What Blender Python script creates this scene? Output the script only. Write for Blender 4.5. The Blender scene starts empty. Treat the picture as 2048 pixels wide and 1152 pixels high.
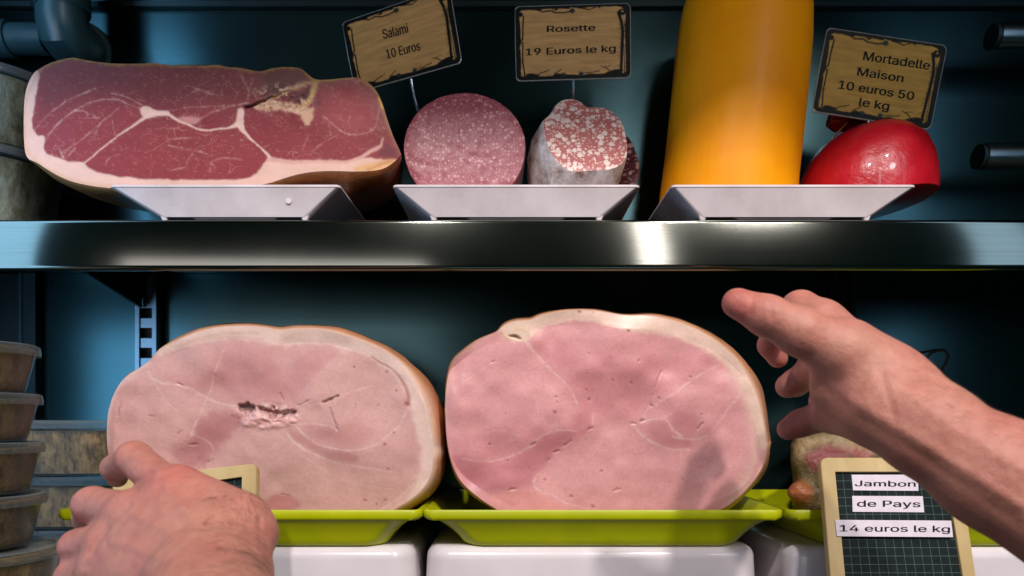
import bpy, math, random
import numpy as np
from mathutils import Vector

random.seed(7)
RNG = np.random.RandomState(11)
scene = bpy.context.scene
COL = scene.collection

# ------------------------------------------------------------------ camera
F = 1400.0      # focal length in photo pixels (photo is 2048 x 1152)
CX = 1024.0
HOR = 845.0     # eye level row
cam_data = bpy.data.cameras.new('camera')
cam = bpy.data.objects.new('camera', cam_data)
COL.objects.link(cam)
cam.location = (0, 0, 0)
cam.rotation_euler = (math.radians(90), 0, 0)
cam_data.sensor_width = 36.0
cam_data.lens = F / 2048.0 * 36.0
cam_data.shift_y = (HOR - 576.0) / 2048.0
cam_data.clip_start = 0.02
cam_data.clip_end = 50
cam_data.dof.use_dof = True
cam_data.dof.focus_distance = 0.60
cam_data.dof.aperture_fstop = 7.0
scene.camera = cam

# ------------------------------------------------------------------ world and lamps
world = bpy.data.worlds.new('World')
scene.world = world
world.use_nodes = True
bgn = world.node_tree.nodes['Background']
bgn.inputs['Color'].default_value = (0.13, 0.50, 0.47, 1)
bgn.inputs['Strength'].default_value = 0.03


def area(name, loc, target, sx, sy, watts, color):
    l = bpy.data.lights.new(name, 'AREA')
    l.shape = 'ELLIPSE' if name == 'shop_spot' else 'RECTANGLE'
    l.size = sx
    l.size_y = sy
    l.energy = watts
    l.color = color
    o = bpy.data.objects.new(name, l)
    COL.objects.link(o)
    o.location = loc
    d = Vector(target) - Vector(loc)
    o.rotation_euler = d.to_track_quat('-Z', 'Y').to_euler()
    return o


# shop ceiling spots in front of the counter
area('shop_spot', (0.55, -0.75, 1.42), (0.0, 0.62, 0.0), 0.10, 0.10, 24.0, (1.0, 0.91, 0.87))
area('shop_spot', (-0.30, -0.95, 1.50), (0.0, 0.62, 0.0), 0.10, 0.10, 22.0, (1.0, 0.92, 0.90))
area('shop_spot', (0.84, -1.00, 1.12), (0.1, 0.62, 0.05), 0.30, 0.2, 6.5, (1.0, 0.90, 0.90))
# large fill lamp added low in front to brighten the tray faces
area('front_fill', (-0.7, -1.0, 0.10), (0.0, 0.62, 0.20), 0.9, 0.5, 3.2, (1.0, 0.88, 0.92))
# cool daylight through the glass end of the case at the left, slim openings elsewhere
area('glass_end', (-0.62, 0.42, 0.22), (-0.3, 0.80, 0.20), 0.15, 0.85, 1.5, (0.32, 0.62, 1.0))
area('door_gap', (0.30, -0.30, 0.45), (0.1, 0.6, 0.15), 0.060, 0.60, 0.95, (1.0, 0.88, 0.90))
area('side_window', (0.92, -0.10, 0.52), (0.5, 0.8, 0.35), 0.10, 0.9, 0.65, (0.50, 0.72, 1.0))

vs = scene.view_settings
scene.display_settings.display_device = 'sRGB'
vs.view_transform = 'Standard'
vs.look = 'None'
vs.exposure = 0.0
vs.gamma = 1.0
vs.use_curve_mapping = False
scene.cycles.use_denoising = True
scene.cycles.max_bounces = 8
scene.cycles.transparent_max_bounces = 12
scene.cycles.caustics_reflective = False
scene.cycles.caustics_refractive = False


# ------------------------------------------------------------------ helpers
def P(px, py, D):
    """photo pixel + distance along the view axis -> world point"""
    return Vector(((px - CX) / F * D, D, (HOR - py) / F * D))


def Pn(px, py, D):
    px = np.asarray(px, float); py = np.asarray(py, float)
    D = np.broadcast_to(np.asarray(D, float), px.shape)
    return np.stack([(px - CX) / F * D, D, (HOR - py) / F * D], -1)


def lin(c, gain=1.0):
    """sRGB 0..255 -> linear"""
    out = []
    for v in c[:3]:
        v = v / 255.0
        v = v / 12.92 if v <= 0.04045 else ((v + 0.055) / 1.055) ** 2.4
        out.append(min(v * gain, 0.95))
    return out


def empty(name, loc, label, cat, group=None):
    o = bpy.data.objects.new(name, None)
    o.empty_display_size = 0.02
    COL.objects.link(o)
    o.location = loc
    o['label'] = label
    o['category'] = cat
    if group:
        o['group'] = group
    return o


def tag(o, label, cat=None, group=None, kind=None):
    if label: o['label'] = label
    if cat: o['category'] = cat
    if group: o['group'] = group
    if kind: o['kind'] = kind
    return o


def root_loc(o):
    v = Vector((0, 0, 0))
    while o is not None:
        v = v + o.location
        o = o.parent
    return v


def mesh_obj(name, verts, faces, mat, parent=None, smooth=True, origin=None, cols=None, angle=None):
    """verts in world space; linked under parent (whose own rotation is zero)"""
    verts = np.asarray([tuple(v) for v in verts] if not isinstance(verts, np.ndarray) else verts, float)
    if parent is not None:
        base = np.array(root_loc(parent))
        loc = (0, 0, 0)
    else:
        if origin is None:
            lo = verts.min(0); hi = verts.max(0)
            origin = ((lo[0] + hi[0]) / 2, (lo[1] + hi[1]) / 2, lo[2])
        base = np.array(origin)
        loc = tuple(origin)
    me = bpy.data.meshes.new(name)
    if isinstance(faces, np.ndarray):
        faces = faces.tolist()
    me.from_pydata((verts - base).tolist(), [], faces)
    me.update()
    if smooth:
        me.polygons.foreach_set('use_smooth', [True] * len(me.polygons))
        if angle is not None:
            me.set_sharp_from_angle(angle=math.radians(angle))
    if cols is not None:
        a = me.color_attributes.new('Col', 'FLOAT_COLOR', 'POINT')
        c4 = np.ones((len(verts), 4), np.float32)
        c4[:, :3] = cols
        a.data.foreach_set('color', c4.ravel())
    if mat is not None:
        me.materials.append(mat)
    o = bpy.data.objects.new(name, me)
    COL.objects.link(o)
    o.location = loc
    if parent is not None:
        o.parent = parent
    return o


class MB:
    """small mesh collector"""
    def __init__(s):
        s.v = []; s.f = []

    def add(s, verts, faces):
        n = len(s.v)
        s.v += [tuple(p) for p in verts]
        s.f += [tuple(i + n for i in f) for f in faces]
        return s

    def box(s, lo, hi):
        x0, y0, z0 = lo; x1, y1, z1 = hi
        vs_ = [(x0, y0, z0), (x1, y0, z0), (x1, y1, z0), (x0, y1, z0), (x0, y0, z1), (x1, y0, z1), (x1, y1, z1), (x0, y1, z1)]
        return s.add(vs_, [(0, 3, 2, 1), (4, 5, 6, 7), (0, 1, 5, 4), (1, 2, 6, 5), (2, 3, 7, 6), (3, 0, 4, 7)])

    def rings(s, loops, cap0=True, cap1=True):
        n = len(loops[0])
        vs_ = [p for lp in loops for p in lp]
        fs = []
        for k in range(len(loops) - 1):
            for i in range(n):
                j = (i + 1) % n
                fs.append((k * n + i, k * n + j, (k + 1) * n + j, (k + 1) * n + i))
        if cap0: fs.append(tuple(range(n - 1, -1, -1)))
        if cap1: fs.append(tuple((len(loops) - 1) * n + i for i in range(n)))
        return s.add(vs_, fs)

    def tube(s, pts, r, seg=10, cap=True):
        pts = [Vector(p) for p in pts]
        rs = r if isinstance(r, (list, tuple)) else [r] * len(pts)
        loops = []
        up = None
        for i, p in enumerate(pts):
            t = (pts[min(i + 1, len(pts) - 1)] - pts[max(i - 1, 0)]).normalized()
            if up is None:
                up = Vector((0, 0, 1)) if abs(t.z) < 0.9 else Vector((1, 0, 0))
            a = t.cross(up).normalized()
            b = a.cross(t).normalized()
            up = b
            loops.append([p + (a * math.cos(2 * math.pi * k / seg) + b * math.sin(2 * math.pi * k / seg)) * rs[i] for k in range(seg)])
        return s.rings(loops, cap, cap)

    def lathe(s, prof, c, seg=48, close=False):
        loops = [[(c[0] + r * math.cos(2 * math.pi * k / seg), c[1] + r * math.sin(2 * math.pi * k / seg), c[2] + z) for k in range(seg)] for r, z in prof]
        if close:
            loops.append(loops[0])
        return s.rings(loops, not close, not close)

    def obj(s, name, mat, parent=None, smooth=False, angle=35, **k):
        return mesh_obj(name, s.v, s.f, mat, parent, smooth=smooth, angle=angle if smooth else None, **k)


def rrect(x0, x1, y0, y1, r, z, seg=7):
    """rounded rectangle loop, counter clockwise, in the XY plane"""
    r = max(min(r, (x1 - x0) / 2 - 1e-4, (y1 - y0) / 2 - 1e-4), 1e-5)
    out = []
    for cx, cy, a0 in ((x1 - r, y0 + r, -90), (x1 - r, y1 - r, 0), (x0 + r, y1 - r, 90), (x0 + r, y0 + r, 180)):
        for k in range(seg + 1):
            a = math.radians(a0 + 90 * k / seg)
            out.append((cx + r * math.cos(a), cy + r * math.sin(a), z))
    return out


def chaikin(pts, it=3):
    p = np.asarray(pts, float)
    for _ in range(it):
        q = np.empty((2 * (len(p) - 1) + 2, p.shape[1]))
        q[0] = p[0]; q[-1] = p[-1]
        q[1:-1:2] = 0.75 * p[:-1] + 0.25 * p[1:]
        q[2:-1:2] = 0.25 * p[:-1] + 0.75 * p[1:]
        p = q
    return p


def resample(p, n):
    p = np.asarray(p, float)
    d = np.r_[0, np.cumsum(np.linalg.norm(np.diff(p, axis=0), axis=1))]
    t = np.linspace(0, d[-1], n)
    return np.stack([np.interp(t, d, p[:, k]) for k in range(p.shape[1])], -1)


_tab = RNG.rand(256, 256)


def vnoise(x, y, seed=0):
    x = np.asarray(x, float) + seed * 17.31; y = np.asarray(y, float) + seed * 9.77
    xi = np.floor(x).astype(int); yi = np.floor(y).astype(int)
    fx = x - xi; fy = y - yi
    fx = fx * fx * (3 - 2 * fx); fy = fy * fy * (3 - 2 * fy)
    g = lambda a, b: _tab[a & 255, b & 255]
    return (g(xi, yi) * (1 - fx) + g(xi + 1, yi) * fx) * (1 - fy) + (g(xi, yi + 1) * (1 - fx) + g(xi + 1, yi + 1) * fx) * fy


def fbm(x, y, s, oct=4, seed=0):
    v = 0; a = 0.5; t = 0
    for k in range(oct):
        v = v + a * vnoise(x / s, y / s, seed + k * 3); t += a
        a *= 0.5; s *= 0.5
    return v / t


class Paint:
    """pigment (and relief) of a cut face, evaluated at its vertices from traced seams"""
    def __init__(s, x, y, base, warp=3.0, wscale=40.0):
        s.x0 = x; s.y0 = y
        s.x = x + (fbm(x, y, wscale, 4, 5) - 0.5) * 2 * warp
        s.y = y + (fbm(x, y, wscale, 4, 25) - 0.5) * 2 * warp
        s.c = np.tile(np.array(lin(base)), (len(x), 1))
        s.h = np.zeros(len(x))

    def mixin(s, a, color, idx=None):
        c = np.array(lin(color))
        if idx is None:
            s.c = s.c * (1 - a[:, None]) + c * a[:, None]
        else:
            s.c[idx] = s.c[idx] * (1 - a[:, None]) + c * a[:, None]

    def stroke(s, pts, w, color, alpha=1.0, soft=2.0, h=0.0, smooth=True, rough=0.0, broken=0.0):
        pts = np.asarray(pts, float)
        ws = np.full(len(pts), float(w)) if np.ndim(w) == 0 else np.asarray(w, float)
        pw = np.c_[pts, ws]
        if smooth and len(pts) > 2:
            pw = chaikin(pw, 2)
        m = ws.max() + soft * 6
        idx = np.where((s.x > pw[:, 0].min() - m) & (s.x < pw[:, 0].max() + m) & (s.y > pw[:, 1].min() - m) & (s.y < pw[:, 1].max() + m))[0]
        if len(idx) == 0: return
        X = s.x[idx]; Y = s.y[idx]
        best = np.full(len(idx), 1e9)
        for i in range(len(pw) - 1):
            ax, ay, aw = pw[i]; bx, by, bw = pw[i + 1]
            dx = bx - ax; dy = by - ay
            t = np.clip(((X - ax) * dx + (Y - ay) * dy) / (dx * dx + dy * dy + 1e-9), 0, 1)
            d = np.hypot(X - ax - t * dx, Y - ay - t * dy) - (aw + t * (bw - aw)) / 2
            best = np.minimum(best, d)
        if rough:
            best = best + (fbm(s.x0[idx], s.y0[idx], 14, 3, 40) - 0.5) * rough
        a = 1 / (1 + np.exp(np.clip(best / max(soft * 0.5, 0.2), -30, 30)))
        if broken:
            a = a * np.clip(1 - broken + broken * 2.2 * (fbm(s.x0[idx], s.y0[idx], 16, 3, 81) - 0.18), 0, 1)
        s.mixin(a * alpha, color, idx)
        s.h[idx] += a * h

    def fill(s, poly, color, alpha=1.0, soft=6.0, h=0.0, smooth=True, rough=0.0):
        p = np.asarray(poly, float)
        if smooth:
            q = np.vstack([p, p[:1]])
            for _ in range(2):
                n = np.empty((2 * (len(q) - 1), 2))
                n[0::2] = 0.75 * q[:-1] + 0.25 * q[1:]
                n[1::2] = 0.25 * q[:-1] + 0.75 * q[1:]
                q = np.vstack([n, n[:1]])
            p = q[:-1]
        m = soft * 5
        idx = np.where((s.x > p[:, 0].min() - m) & (s.x < p[:, 0].max() + m) & (s.y > p[:, 1].min() - m) & (s.y < p[:, 1].max() + m))[0]
        if len(idx) == 0: return
        X = s.x[idx]; Y = s.y[idx]
        best = np.full(len(idx), 1e9); inside = np.zeros(len(idx), bool)
        for i in range(len(p)):
            ax, ay = p[i]; bx, by = p[(i + 1) % len(p)]
            dx = bx - ax; dy = by - ay
            t = np.clip(((X - ax) * dx + (Y - ay) * dy) / (dx * dx + dy * dy + 1e-9), 0, 1)
            best = np.minimum(best, (X - ax - t * dx) ** 2 + (Y - ay - t * dy) ** 2)
            c = (ay > Y) != (by > Y)
            with np.errstate(divide='ignore', invalid='ignore'):
                xi = (bx - ax) * (Y - ay) / (by - ay + 1e-12) + ax
            inside ^= c & (X < xi)
        d = np.sqrt(best); d = np.where(inside, -d, d)
        if rough:
            d = d + (fbm(s.x0[idx], s.y0[idx], 18, 3, 60) - 0.5) * rough
        a = 1 / (1 + np.exp(np.clip(d / max(soft * 0.5, 0.2), -30, 30)))
        s.mixin(a * alpha, color, idx)
        s.h[idx] += a * h

    def spot(s, x, y, r, color, alpha=1.0, h=0.0, soft=None):
        s.stroke([(x - r * 0.2, y), (x + r * 0.2, y)], r * 2, color, alpha, soft if soft else r * 0.5, h, smooth=False)

    def mottle(s, amt, scale, seed, oct=4):
        n = fbm(s.x0, s.y0, scale, oct, seed) - 0.5
        s.c *= (1 + n * 2 * amt)[:, None]


def column_face(top, bot, nu, nv, it=3):
    """grid between an upper and a lower outline (same end points, left to right).  returns x,y arrays, quads, boundary loop"""
    T = chaikin(top, it); B = chaikin(bot, it)
    x0 = T[0, 0]; x1 = T[-1, 0]
    t = np.linspace(0, 1, nu)
    t = 0.55 * (0.5 - 0.5 * np.cos(np.pi * t)) + 0.45 * t
    xs = x0 + (x1 - x0) * t
    def f(L):
        xx = np.maximum.accumulate(L[:, 0] + np.arange(len(L)) * 1e-7)
        return np.interp(xs, xx, L[:, 1])
    yt = f(T); yb = f(B)
    ym = (yt[0] + yb[0]) / 2
    v = np.linspace(0, 1, nv)
    X = np.repeat(xs[:, None], nv, 1)
    Y = yt[:, None] * (1 - v) + yb[:, None] * v
    ii = np.arange(nu * nv).reshape(nu, nv)
    q = np.stack([ii[:-1, :-1], ii[:-1, 1:], ii[1:, 1:], ii[1:, :-1]], -1).reshape(-1, 4)
    loop = np.r_[ii[:, 0], ii[-1, 1:-1], ii[::-1, -1], ii[0, -2:0:-1]]
    return X.ravel(), Y.ravel(), q, loop


# ------------------------------------------------------------------ materials
def new_mat(name):
    m = bpy.data.materials.new(name)
    m.use_nodes = True
    nt = m.node_tree
    b = nt.nodes['Principled BSDF']
    return m, nt, b


def N(nt, kind, **kw):
    n = nt.nodes.new(kind)
    for k, v in kw.items():
        setattr(n, k, v)
    return n


def coords(nt, scale=(1, 1, 1), rot=(0, 0, 0)):
    tc = N(nt, 'ShaderNodeTexCoord')
    mp = N(nt, 'ShaderNodeMapping')
    mp.inputs['Scale'].default_value = scale
    mp.inputs['Rotation'].default_value = rot
    nt.links.new(tc.outputs['Object'], mp.inputs['Vector'])
    return mp.outputs['Vector']


def noise(nt, vec, scale, detail=4, rough=0.55):
    n = N(nt, 'ShaderNodeTexNoise')
    n.inputs['Scale'].default_value = scale
    n.inputs['Detail'].default_value = detail
    n.inputs['Roughness'].default_value = rough
    nt.links.new(vec, n.inputs['Vector'])
    return n.outputs['Fac']


def ramp(nt, fac, stops):
    r = N(nt, 'ShaderNodeValToRGB')
    els = r.color_ramp.elements
    while len(els) < len(stops):
        els.new(0.5)
    for e, (p, c) in zip(els, stops):
        e.position = p
        e.color = (*c, 1)
    nt.links.new(fac, r.inputs['Fac'])
    return r.outputs['Color']


def bump(nt, b, height, strength, dist=0.001, prev=None):
    n = N(nt, 'ShaderNodeBump')
    n.inputs['Strength'].default_value = strength
    n.inputs['Distance'].default_value = dist
    nt.links.new(height, n.inputs['Height'])
    if prev is not None:
        nt.links.new(prev, n.inputs['Normal'])
    nt.links.new(n.outputs['Normal'], b.inputs['Normal'])
    return n.outputs['Normal']


def mix(nt, fac, a, b_, mode='MIX'):
    n = N(nt, 'ShaderNodeMix', data_type='RGBA', blend_type=mode)
    for s_, v in ((n.inputs['Factor'], fac), (n.inputs[6], a), (n.inputs[7], b_)):
        if isinstance(v, (int, float)): s_.default_value = v
        elif isinstance(v, (tuple, list)): s_.default_value = (*v[:3], 1)
        else: nt.links.new(v, s_)
    return n.outputs[2]


def simple(name, c1, c2, nscale, rough=0.4, metal=0.0, bscale=None, bstr=0.2, bdist=0.0004, spec=0.5, coat=0.0, sss=0.0, stretch=(1, 1, 1), detail=4):
    """two tone noise coloured surface with fine relief"""
    m, nt, b = new_mat(name)
    vec = coords(nt, stretch)
    f = noise(nt, vec, nscale, detail)
    nt.links.new(ramp(nt, f, [(0.30, c1), (0.70, c2)]), b.inputs['Base Color'])
    rn = N(nt, 'ShaderNodeMapRange')          # patchy gloss: wiped, greasy and dull spots
    rn.inputs['From Min'].default_value = 0.3
    rn.inputs['From Max'].default_value = 0.7
    rn.inputs['To Min'].default_value = rough * 0.75
    rn.inputs['To Max'].default_value = min(rough * 1.35, 1.0)
    nt.links.new(noise(nt, coords(nt), 28, 5, 0.65), rn.inputs['Value'])
    nt.links.new(rn.outputs['Result'], b.inputs['Roughness'])
    b.inputs['Metallic'].default_value = metal
    b.inputs['Specular IOR Level'].default_value = spec
    b.inputs['Coat Weight'].default_value = coat
    if sss:
        b.inputs['Subsurface Weight'].default_value = sss
        b.inputs['Subsurface Radius'].default_value = (0.006, 0.003, 0.002)
        b.inputs['Subsurface Scale'].default_value = 0.6
    if bscale:
        bump(nt, b, noise(nt, vec, bscale, 5, 0.6), bstr, bdist)
    return m


def steel(name, c, rough, brush=0.25, vary=0.25, aniso=0.6):
    m, nt, b = new_mat(name)
    vec = coords(nt)
    v2 = coords(nt, (2.0, 2.0, 900.0))
    f = noise(nt, vec, 5.0, 5, 0.6)
    fine = noise(nt, v2, 1.0, 3, 0.7)
    dk = [x * (1 - vary) for x in c]
    col = ramp(nt, f, [(0.3, dk), (0.7, c)])
    col = mix(nt, 0.25, col, ramp(nt, fine, [(0.3, [x * 0.6 for x in c]), (0.7, [min(x * 1.25, 1) for x in c])]))
    nt.links.new(col, b.inputs['Base Color'])
    b.inputs['Metallic'].default_value = 1.0
    rr = N(nt, 'ShaderNodeMapRange')
    rr.inputs['To Min'].default_value = rough * 0.8
    rr.inputs['To Max'].default_value = rough * 1.25
    nt.links.new(f, rr.inputs['Value'])
    nt.links.new(rr.outputs['Result'], b.inputs['Roughness'])
    b.inputs['Anisotropic'].default_value = aniso
    b.inputs['Anisotropic Rotation'].default_value = 0.25     # brushed along X: highlights stretch upwards
    tg = N(nt, 'ShaderNodeTangent', direction_type='RADIAL', axis='Z')
    nt.links.new(tg.outputs['Tangent'], b.inputs['Tangent'])
    bump(nt, b, fine, brush, 0.00012)
    return m


def painted(name, rough=0.45, sss=0.12, bscale=900, bstr=0.15, bdist=0.0004, micro=0.10, mscale=700, spec=0.45, coat=0.0):
    """colour comes from the 'Col' attribute of the mesh"""
    m, nt, b = new_mat(name)
    at = N(nt, 'ShaderNodeAttribute', attribute_name='Col')
    vec = coords(nt)
    f = noise(nt, vec, mscale, 3, 0.7)
    g = ramp(nt, f, [(0.2, (1 - micro,) * 3), (0.8, (1 + micro * 0.0,) * 3)])
    nt.links.new(mix(nt, 1.0, at.outputs['Color'], g, 'MULTIPLY'), b.inputs['Base Color'])
    b.inputs['Roughness'].default_value = rough
    b.inputs['Specular IOR Level'].default_value = spec
    b.inputs['Coat Weight'].default_value = coat
    b.inputs['Coat Roughness'].default_value = 0.28
    if sss:
        b.inputs['Subsurface Weight'].default_value = sss
        b.inputs['Subsurface Radius'].default_value = (0.004, 0.0018, 0.0015)
        b.inputs['Subsurface Scale'].default_value = 0.5
    if bscale:
        bump(nt, b, noise(nt, vec, bscale, 4, 0.6), bstr, bdist)
    return m


def clear_plastic(name, tint=(0.85, 0.9, 0.9), haze=0.02, rough=0.10):
    m, nt, b = new_mat(name)
    out = nt.nodes['Material Output']
    b.inputs['Base Color'].default_value = (*[t * 0.25 for t in tint], 1)
    b.inputs['Roughness'].default_value = rough
    vec = coords(nt)
    bump(nt, b, noise(nt, vec, 160, 3), 0.15, 0.0005)
    tr = N(nt, 'ShaderNodeBsdfTransparent')
    tr.inputs['Color'].default_value = (*tint, 1)
    fr = N(nt, 'ShaderNodeLayerWeight')
    fr.inputs['Blend'].default_value = 0.18
    ad = N(nt, 'ShaderNodeMath', operation='ADD')
    ad.inputs[1].default_value = haze
    ad.use_clamp = True
    nt.links.new(fr.outputs['Facing'], ad.inputs[0])
    mx = N(nt, 'ShaderNodeMixShader')
    nt.links.new(ad.outputs[0], mx.inputs['Fac'])
    nt.links.new(tr.outputs[0], mx.inputs[1])
    nt.links.new(b.outputs[0], mx.inputs[2])
    nt.links.new(mx.outputs[0], out.inputs['Surface'])
    return m


M = {}
M['wall'] = steel('brushed_wall_steel', (0.060, 0.130, 0.140), 0.24, 0.12, 0.25, 0.6)
M['shelf'] = steel('brushed_shelf_steel', (0.22, 0.235, 0.20), 0.125, 0.03, 0.3, 0.75)
M['dark_steel'] = steel('dark_steel', (0.05, 0.075, 0.08), 0.45, 0.2)
M['rail'] = steel('rail_steel', (0.20, 0.27, 0.31), 0.32, 0.1)
M['slot'] = simple('slot_shadow', (0.004, 0.006, 0.006), (0.008, 0.01, 0.01), 60, 0.7)
M['bar'] = steel('bar_steel', (0.50, 0.58, 0.62), 0.2, 0.03, 0.2, 0.0)
M['white_tray'] = simple('white_melamine', lin((206, 195, 196)), lin((226, 216, 217)), 30, 0.28, bscale=400, bstr=0.08, coat=0.1)
M['green_tray'] = simple('lime_plastic', lin((164, 174, 3)), lin((188, 196, 6)), 14, 0.36, bscale=900, bstr=0.10, spec=0.4)
M['white_bin'] = simple('white_plastic', lin((222, 214, 218)), lin((232, 225, 228)), 20, 0.22, bscale=250, bstr=0.06, coat=0.2)
M['cooked'] = painted('cooked_ham_cut', 0.42, 0.15, 600, 0.32, 0.0006, 0.14, 800, coat=0.22)
M['cured'] = painted('cured_ham_cut', 0.46, 0.08, 1000, 0.15, 0.0004, 0.12, 1000, spec=0.25)
M['rind'] = painted('cooked_ham_rind', 0.40, 0.12, 260, 0.35, 0.0012, 0.15, 300)
M['cured_rind'] = painted('cured_ham_rind', 0.38, 0.05, 220, 0.5, 0.0015, 0.3, 240, coat=0.15)
M['print'] = simple('black_print', (0.006, 0.010, 0.010), (0.010, 0.014, 0.014), 200, 0.6, spec=0.1)
M['tag_face'] = painted('printed_tag', 0.5, 0.0, 1200, 0.10, 0.0002, 0.12, 900, spec=0.12)
M['tag_edge'] = simple('tag_edge', lin((120, 130, 128)), lin((150, 155, 150)), 200, 0.35, coat=0.3)
M['wire'] = steel('tag_wire', (0.75, 0.78, 0.80), 0.25, 0.05)
M['slate'] = simple('slate', (0.004, 0.010, 0.010), (0.010, 0.018, 0.018), 90, 0.6, bscale=500, bstr=0.15, spec=0.15)
M['slate_line'] = simple('slate_line', (0.06, 0.11, 0.10), (0.12, 0.19, 0.17), 300, 0.6, spec=0.2)
M['paper'] = simple('label_paper', lin((214, 204, 216)), lin((226, 216, 226)), 120, 0.45)
M['frame_wood'] = simple('pale_wood', lin((178, 152, 100)), lin((206, 182, 128)), 40, 0.5, bscale=120, bstr=0.25, stretch=(1, 1, 0.12), detail=6)
M['pvc'] = simple('grey_pvc', lin((44, 74, 80)), lin((56, 88, 94)), 25, 0.30, bscale=300, bstr=0.05)
M['clear'] = clear_plastic('clear_tub_plastic')
M['lid'] = clear_plastic('tub_lid_plastic', (0.80, 0.88, 0.88), 0.16, 0.14)
M['milky_lid'] = clear_plastic('milky_lid_plastic', (0.86, 0.92, 0.95), 0.45, 0.2)
M['string'] = simple('black_string', (0.006, 0.008, 0.007), (0.02, 0.022, 0.02), 400, 0.8)
M['hair'] = simple('body_hair', (0.10, 0.06, 0.045), (0.12, 0.07, 0.05), 300, 0.5)

# ================================================================== the setting
WALL = 0.80
SHF = 0.60                                   # front of the middle shelf
SH_TOP = P(0, 438, SHF).z
SH_BOT = P(0, 540, SHF).z
COUNTER = P(0, 1300, 0.55).z

w = MB(); w.box((-1.6, WALL, -0.6), (1.6, WALL + 0.01, 1.2))
tag(w.obj('back_wall', M['wall']), None, kind='structure')

# folded sheet-metal shelf: top sheet, rounded front lip, return edge
prof = []
zt, zb = SH_TOP, SH_BOT
for a in range(0, 91, 18):
    prof.append((SHF + 0.0035 - 0.0035 * math.sin(math.radians(a)), zt - 0.0035 + 0.0035 * math.cos(math.radians(a))))
for a in range(0, 181, 15):
    prof.append((SHF + 0.005 - 0.005 * math.cos(math.radians(a)), zb + 0.005 - 0.005 * math.sin(math.radians(a))))
prof += [(SHF + 0.010, zb + 0.012), (SHF + 0.0085, zb + 0.012), (SHF + 0.0085, zt - 0.004), (WALL - 0.003, zt - 0.004), (WALL - 0.003, zt)]
s = MB()
s.rings([[(x, y, z) for y, z in prof] for x in (-1.3, 1.3)])
tag(s.obj('middle_shelf', M['shelf'], smooth=True, angle=40), None, kind='structure')

CAN = 0.66
c = MB(); c.box((-1.5, 0.146, CAN), (1.5, WALL - 0.002, CAN + 0.03))
tag(c.obj('upper_canopy', M['dark_steel']), None, kind='structure')
ct = P(0, 12, WALL - 0.008).z
c = MB(); c.box((-1.5, WALL - 0.008, ct), (1.5, WALL - 0.001, ct + 0.006))
tag(c.obj('wall_trim', M['dark_steel']), None, kind='structure')

c = MB(); c.box((-1.5, 0.30, COUNTER - 0.04), (1.5, WALL - 0.002, COUNTER))
tag(c.obj('counter', M['dark_steel']), None, kind='structure')


# slotted uprights with their shelf brackets
def upright(px, label, bracket_side=None, light=True):
    D = WALL - 0.016
    x = P(px, 0, D).x
    r = empty('shelf_upright', (x, D, COUNTER), label, 'shelf upright', 'slotted shelf uprights')
    hw = 0.0118
    top = SH_TOP - 0.0055
    b = MB(); b.box((x - hw, D + 0.010, COUNTER), (x + hw, WALL - 0.001, top)); b.obj('channel_back', M['slot'], r)
    for sx in (-1, 1):
        b = MB()
        xa = x + sx * hw
        b.box((min(xa, xa - sx * 0.0045), D, COUNTER), (max(xa, xa - sx * 0.0045), D + 0.0098, top))
        b.obj('flange', M['rail'] if light else M['dark_steel'], r)
    if light:
        z = P(0, 655, D).z
        step = 40 / F * D
        for k in range(-1, 5):
            b = MB(); zz = z - k * step
            b.box((x - 0.0072, D + 0.002, zz), (x + 0.0072, D + 0.004, zz + step * 0.47)); b.obj('rung', M['rail'], r)
    return r


up = upright(291, 'slotted steel upright behind the cooked ham at the left')
# triangular bracket on the left upright
bx = P(283, 0, WALL - 0.016).x
r = empty('shelf_bracket', (bx, WALL - 0.02, SH_TOP - 0.01), 'dark triangular bracket under the steel shelf at left', 'bracket')
z1 = P(0, 613, 0.778).z
yf = 0.668
tri = [(yf, SH_TOP - 0.0045), (yf, P(0, 541, yf).z + 0.003), (0.778, z1), (0.783, z1), (0.783, SH_TOP - 0.0045)]
b = MB(); b.rings([[(bx + d, y, z) for y, z in tri] for d in (-0.0014, 0.0014)]); b.obj('plate', M['dark_steel'], r)
b = MB(); b.box((bx - 0.008, yf + 0.004, SH_TOP - 0.0075), (bx + 0.008, 0.783, SH_TOP - 0.0046)); b.obj('top_flange', M['dark_steel'], r)
upright(1690, 'thin dark upright in the shadow behind the reaching hand', light=False)

# panel edge at the far left
xe = P(58, 0, WALL - 0.012).x
b = MB(); b.box((xe - 0.009, WALL - 0.012, COUNTER), (xe + 0.007, WALL - 0.001, SH_TOP - 0.006))
o = b.obj('corner_post', M['dark_steel']); tag(o, 'dark corner post at the far left behind the tubs', 'post')
b = MB(); b.box((xe - 0.0105, WALL - 0.0135, COUNTER), (xe - 0.0075, WALL - 0.0121, SH_TOP - 0.006)); b.obj('bright_edge', M['rail'], o)
b = MB(); b.box((-0.75, WALL - 0.006, COUNTER), (xe - 0.0106, WALL - 0.001, SH_TOP - 0.006))
o = b.obj('side_panel', M['dark_steel']); tag(o, None, kind='structure')

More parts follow.
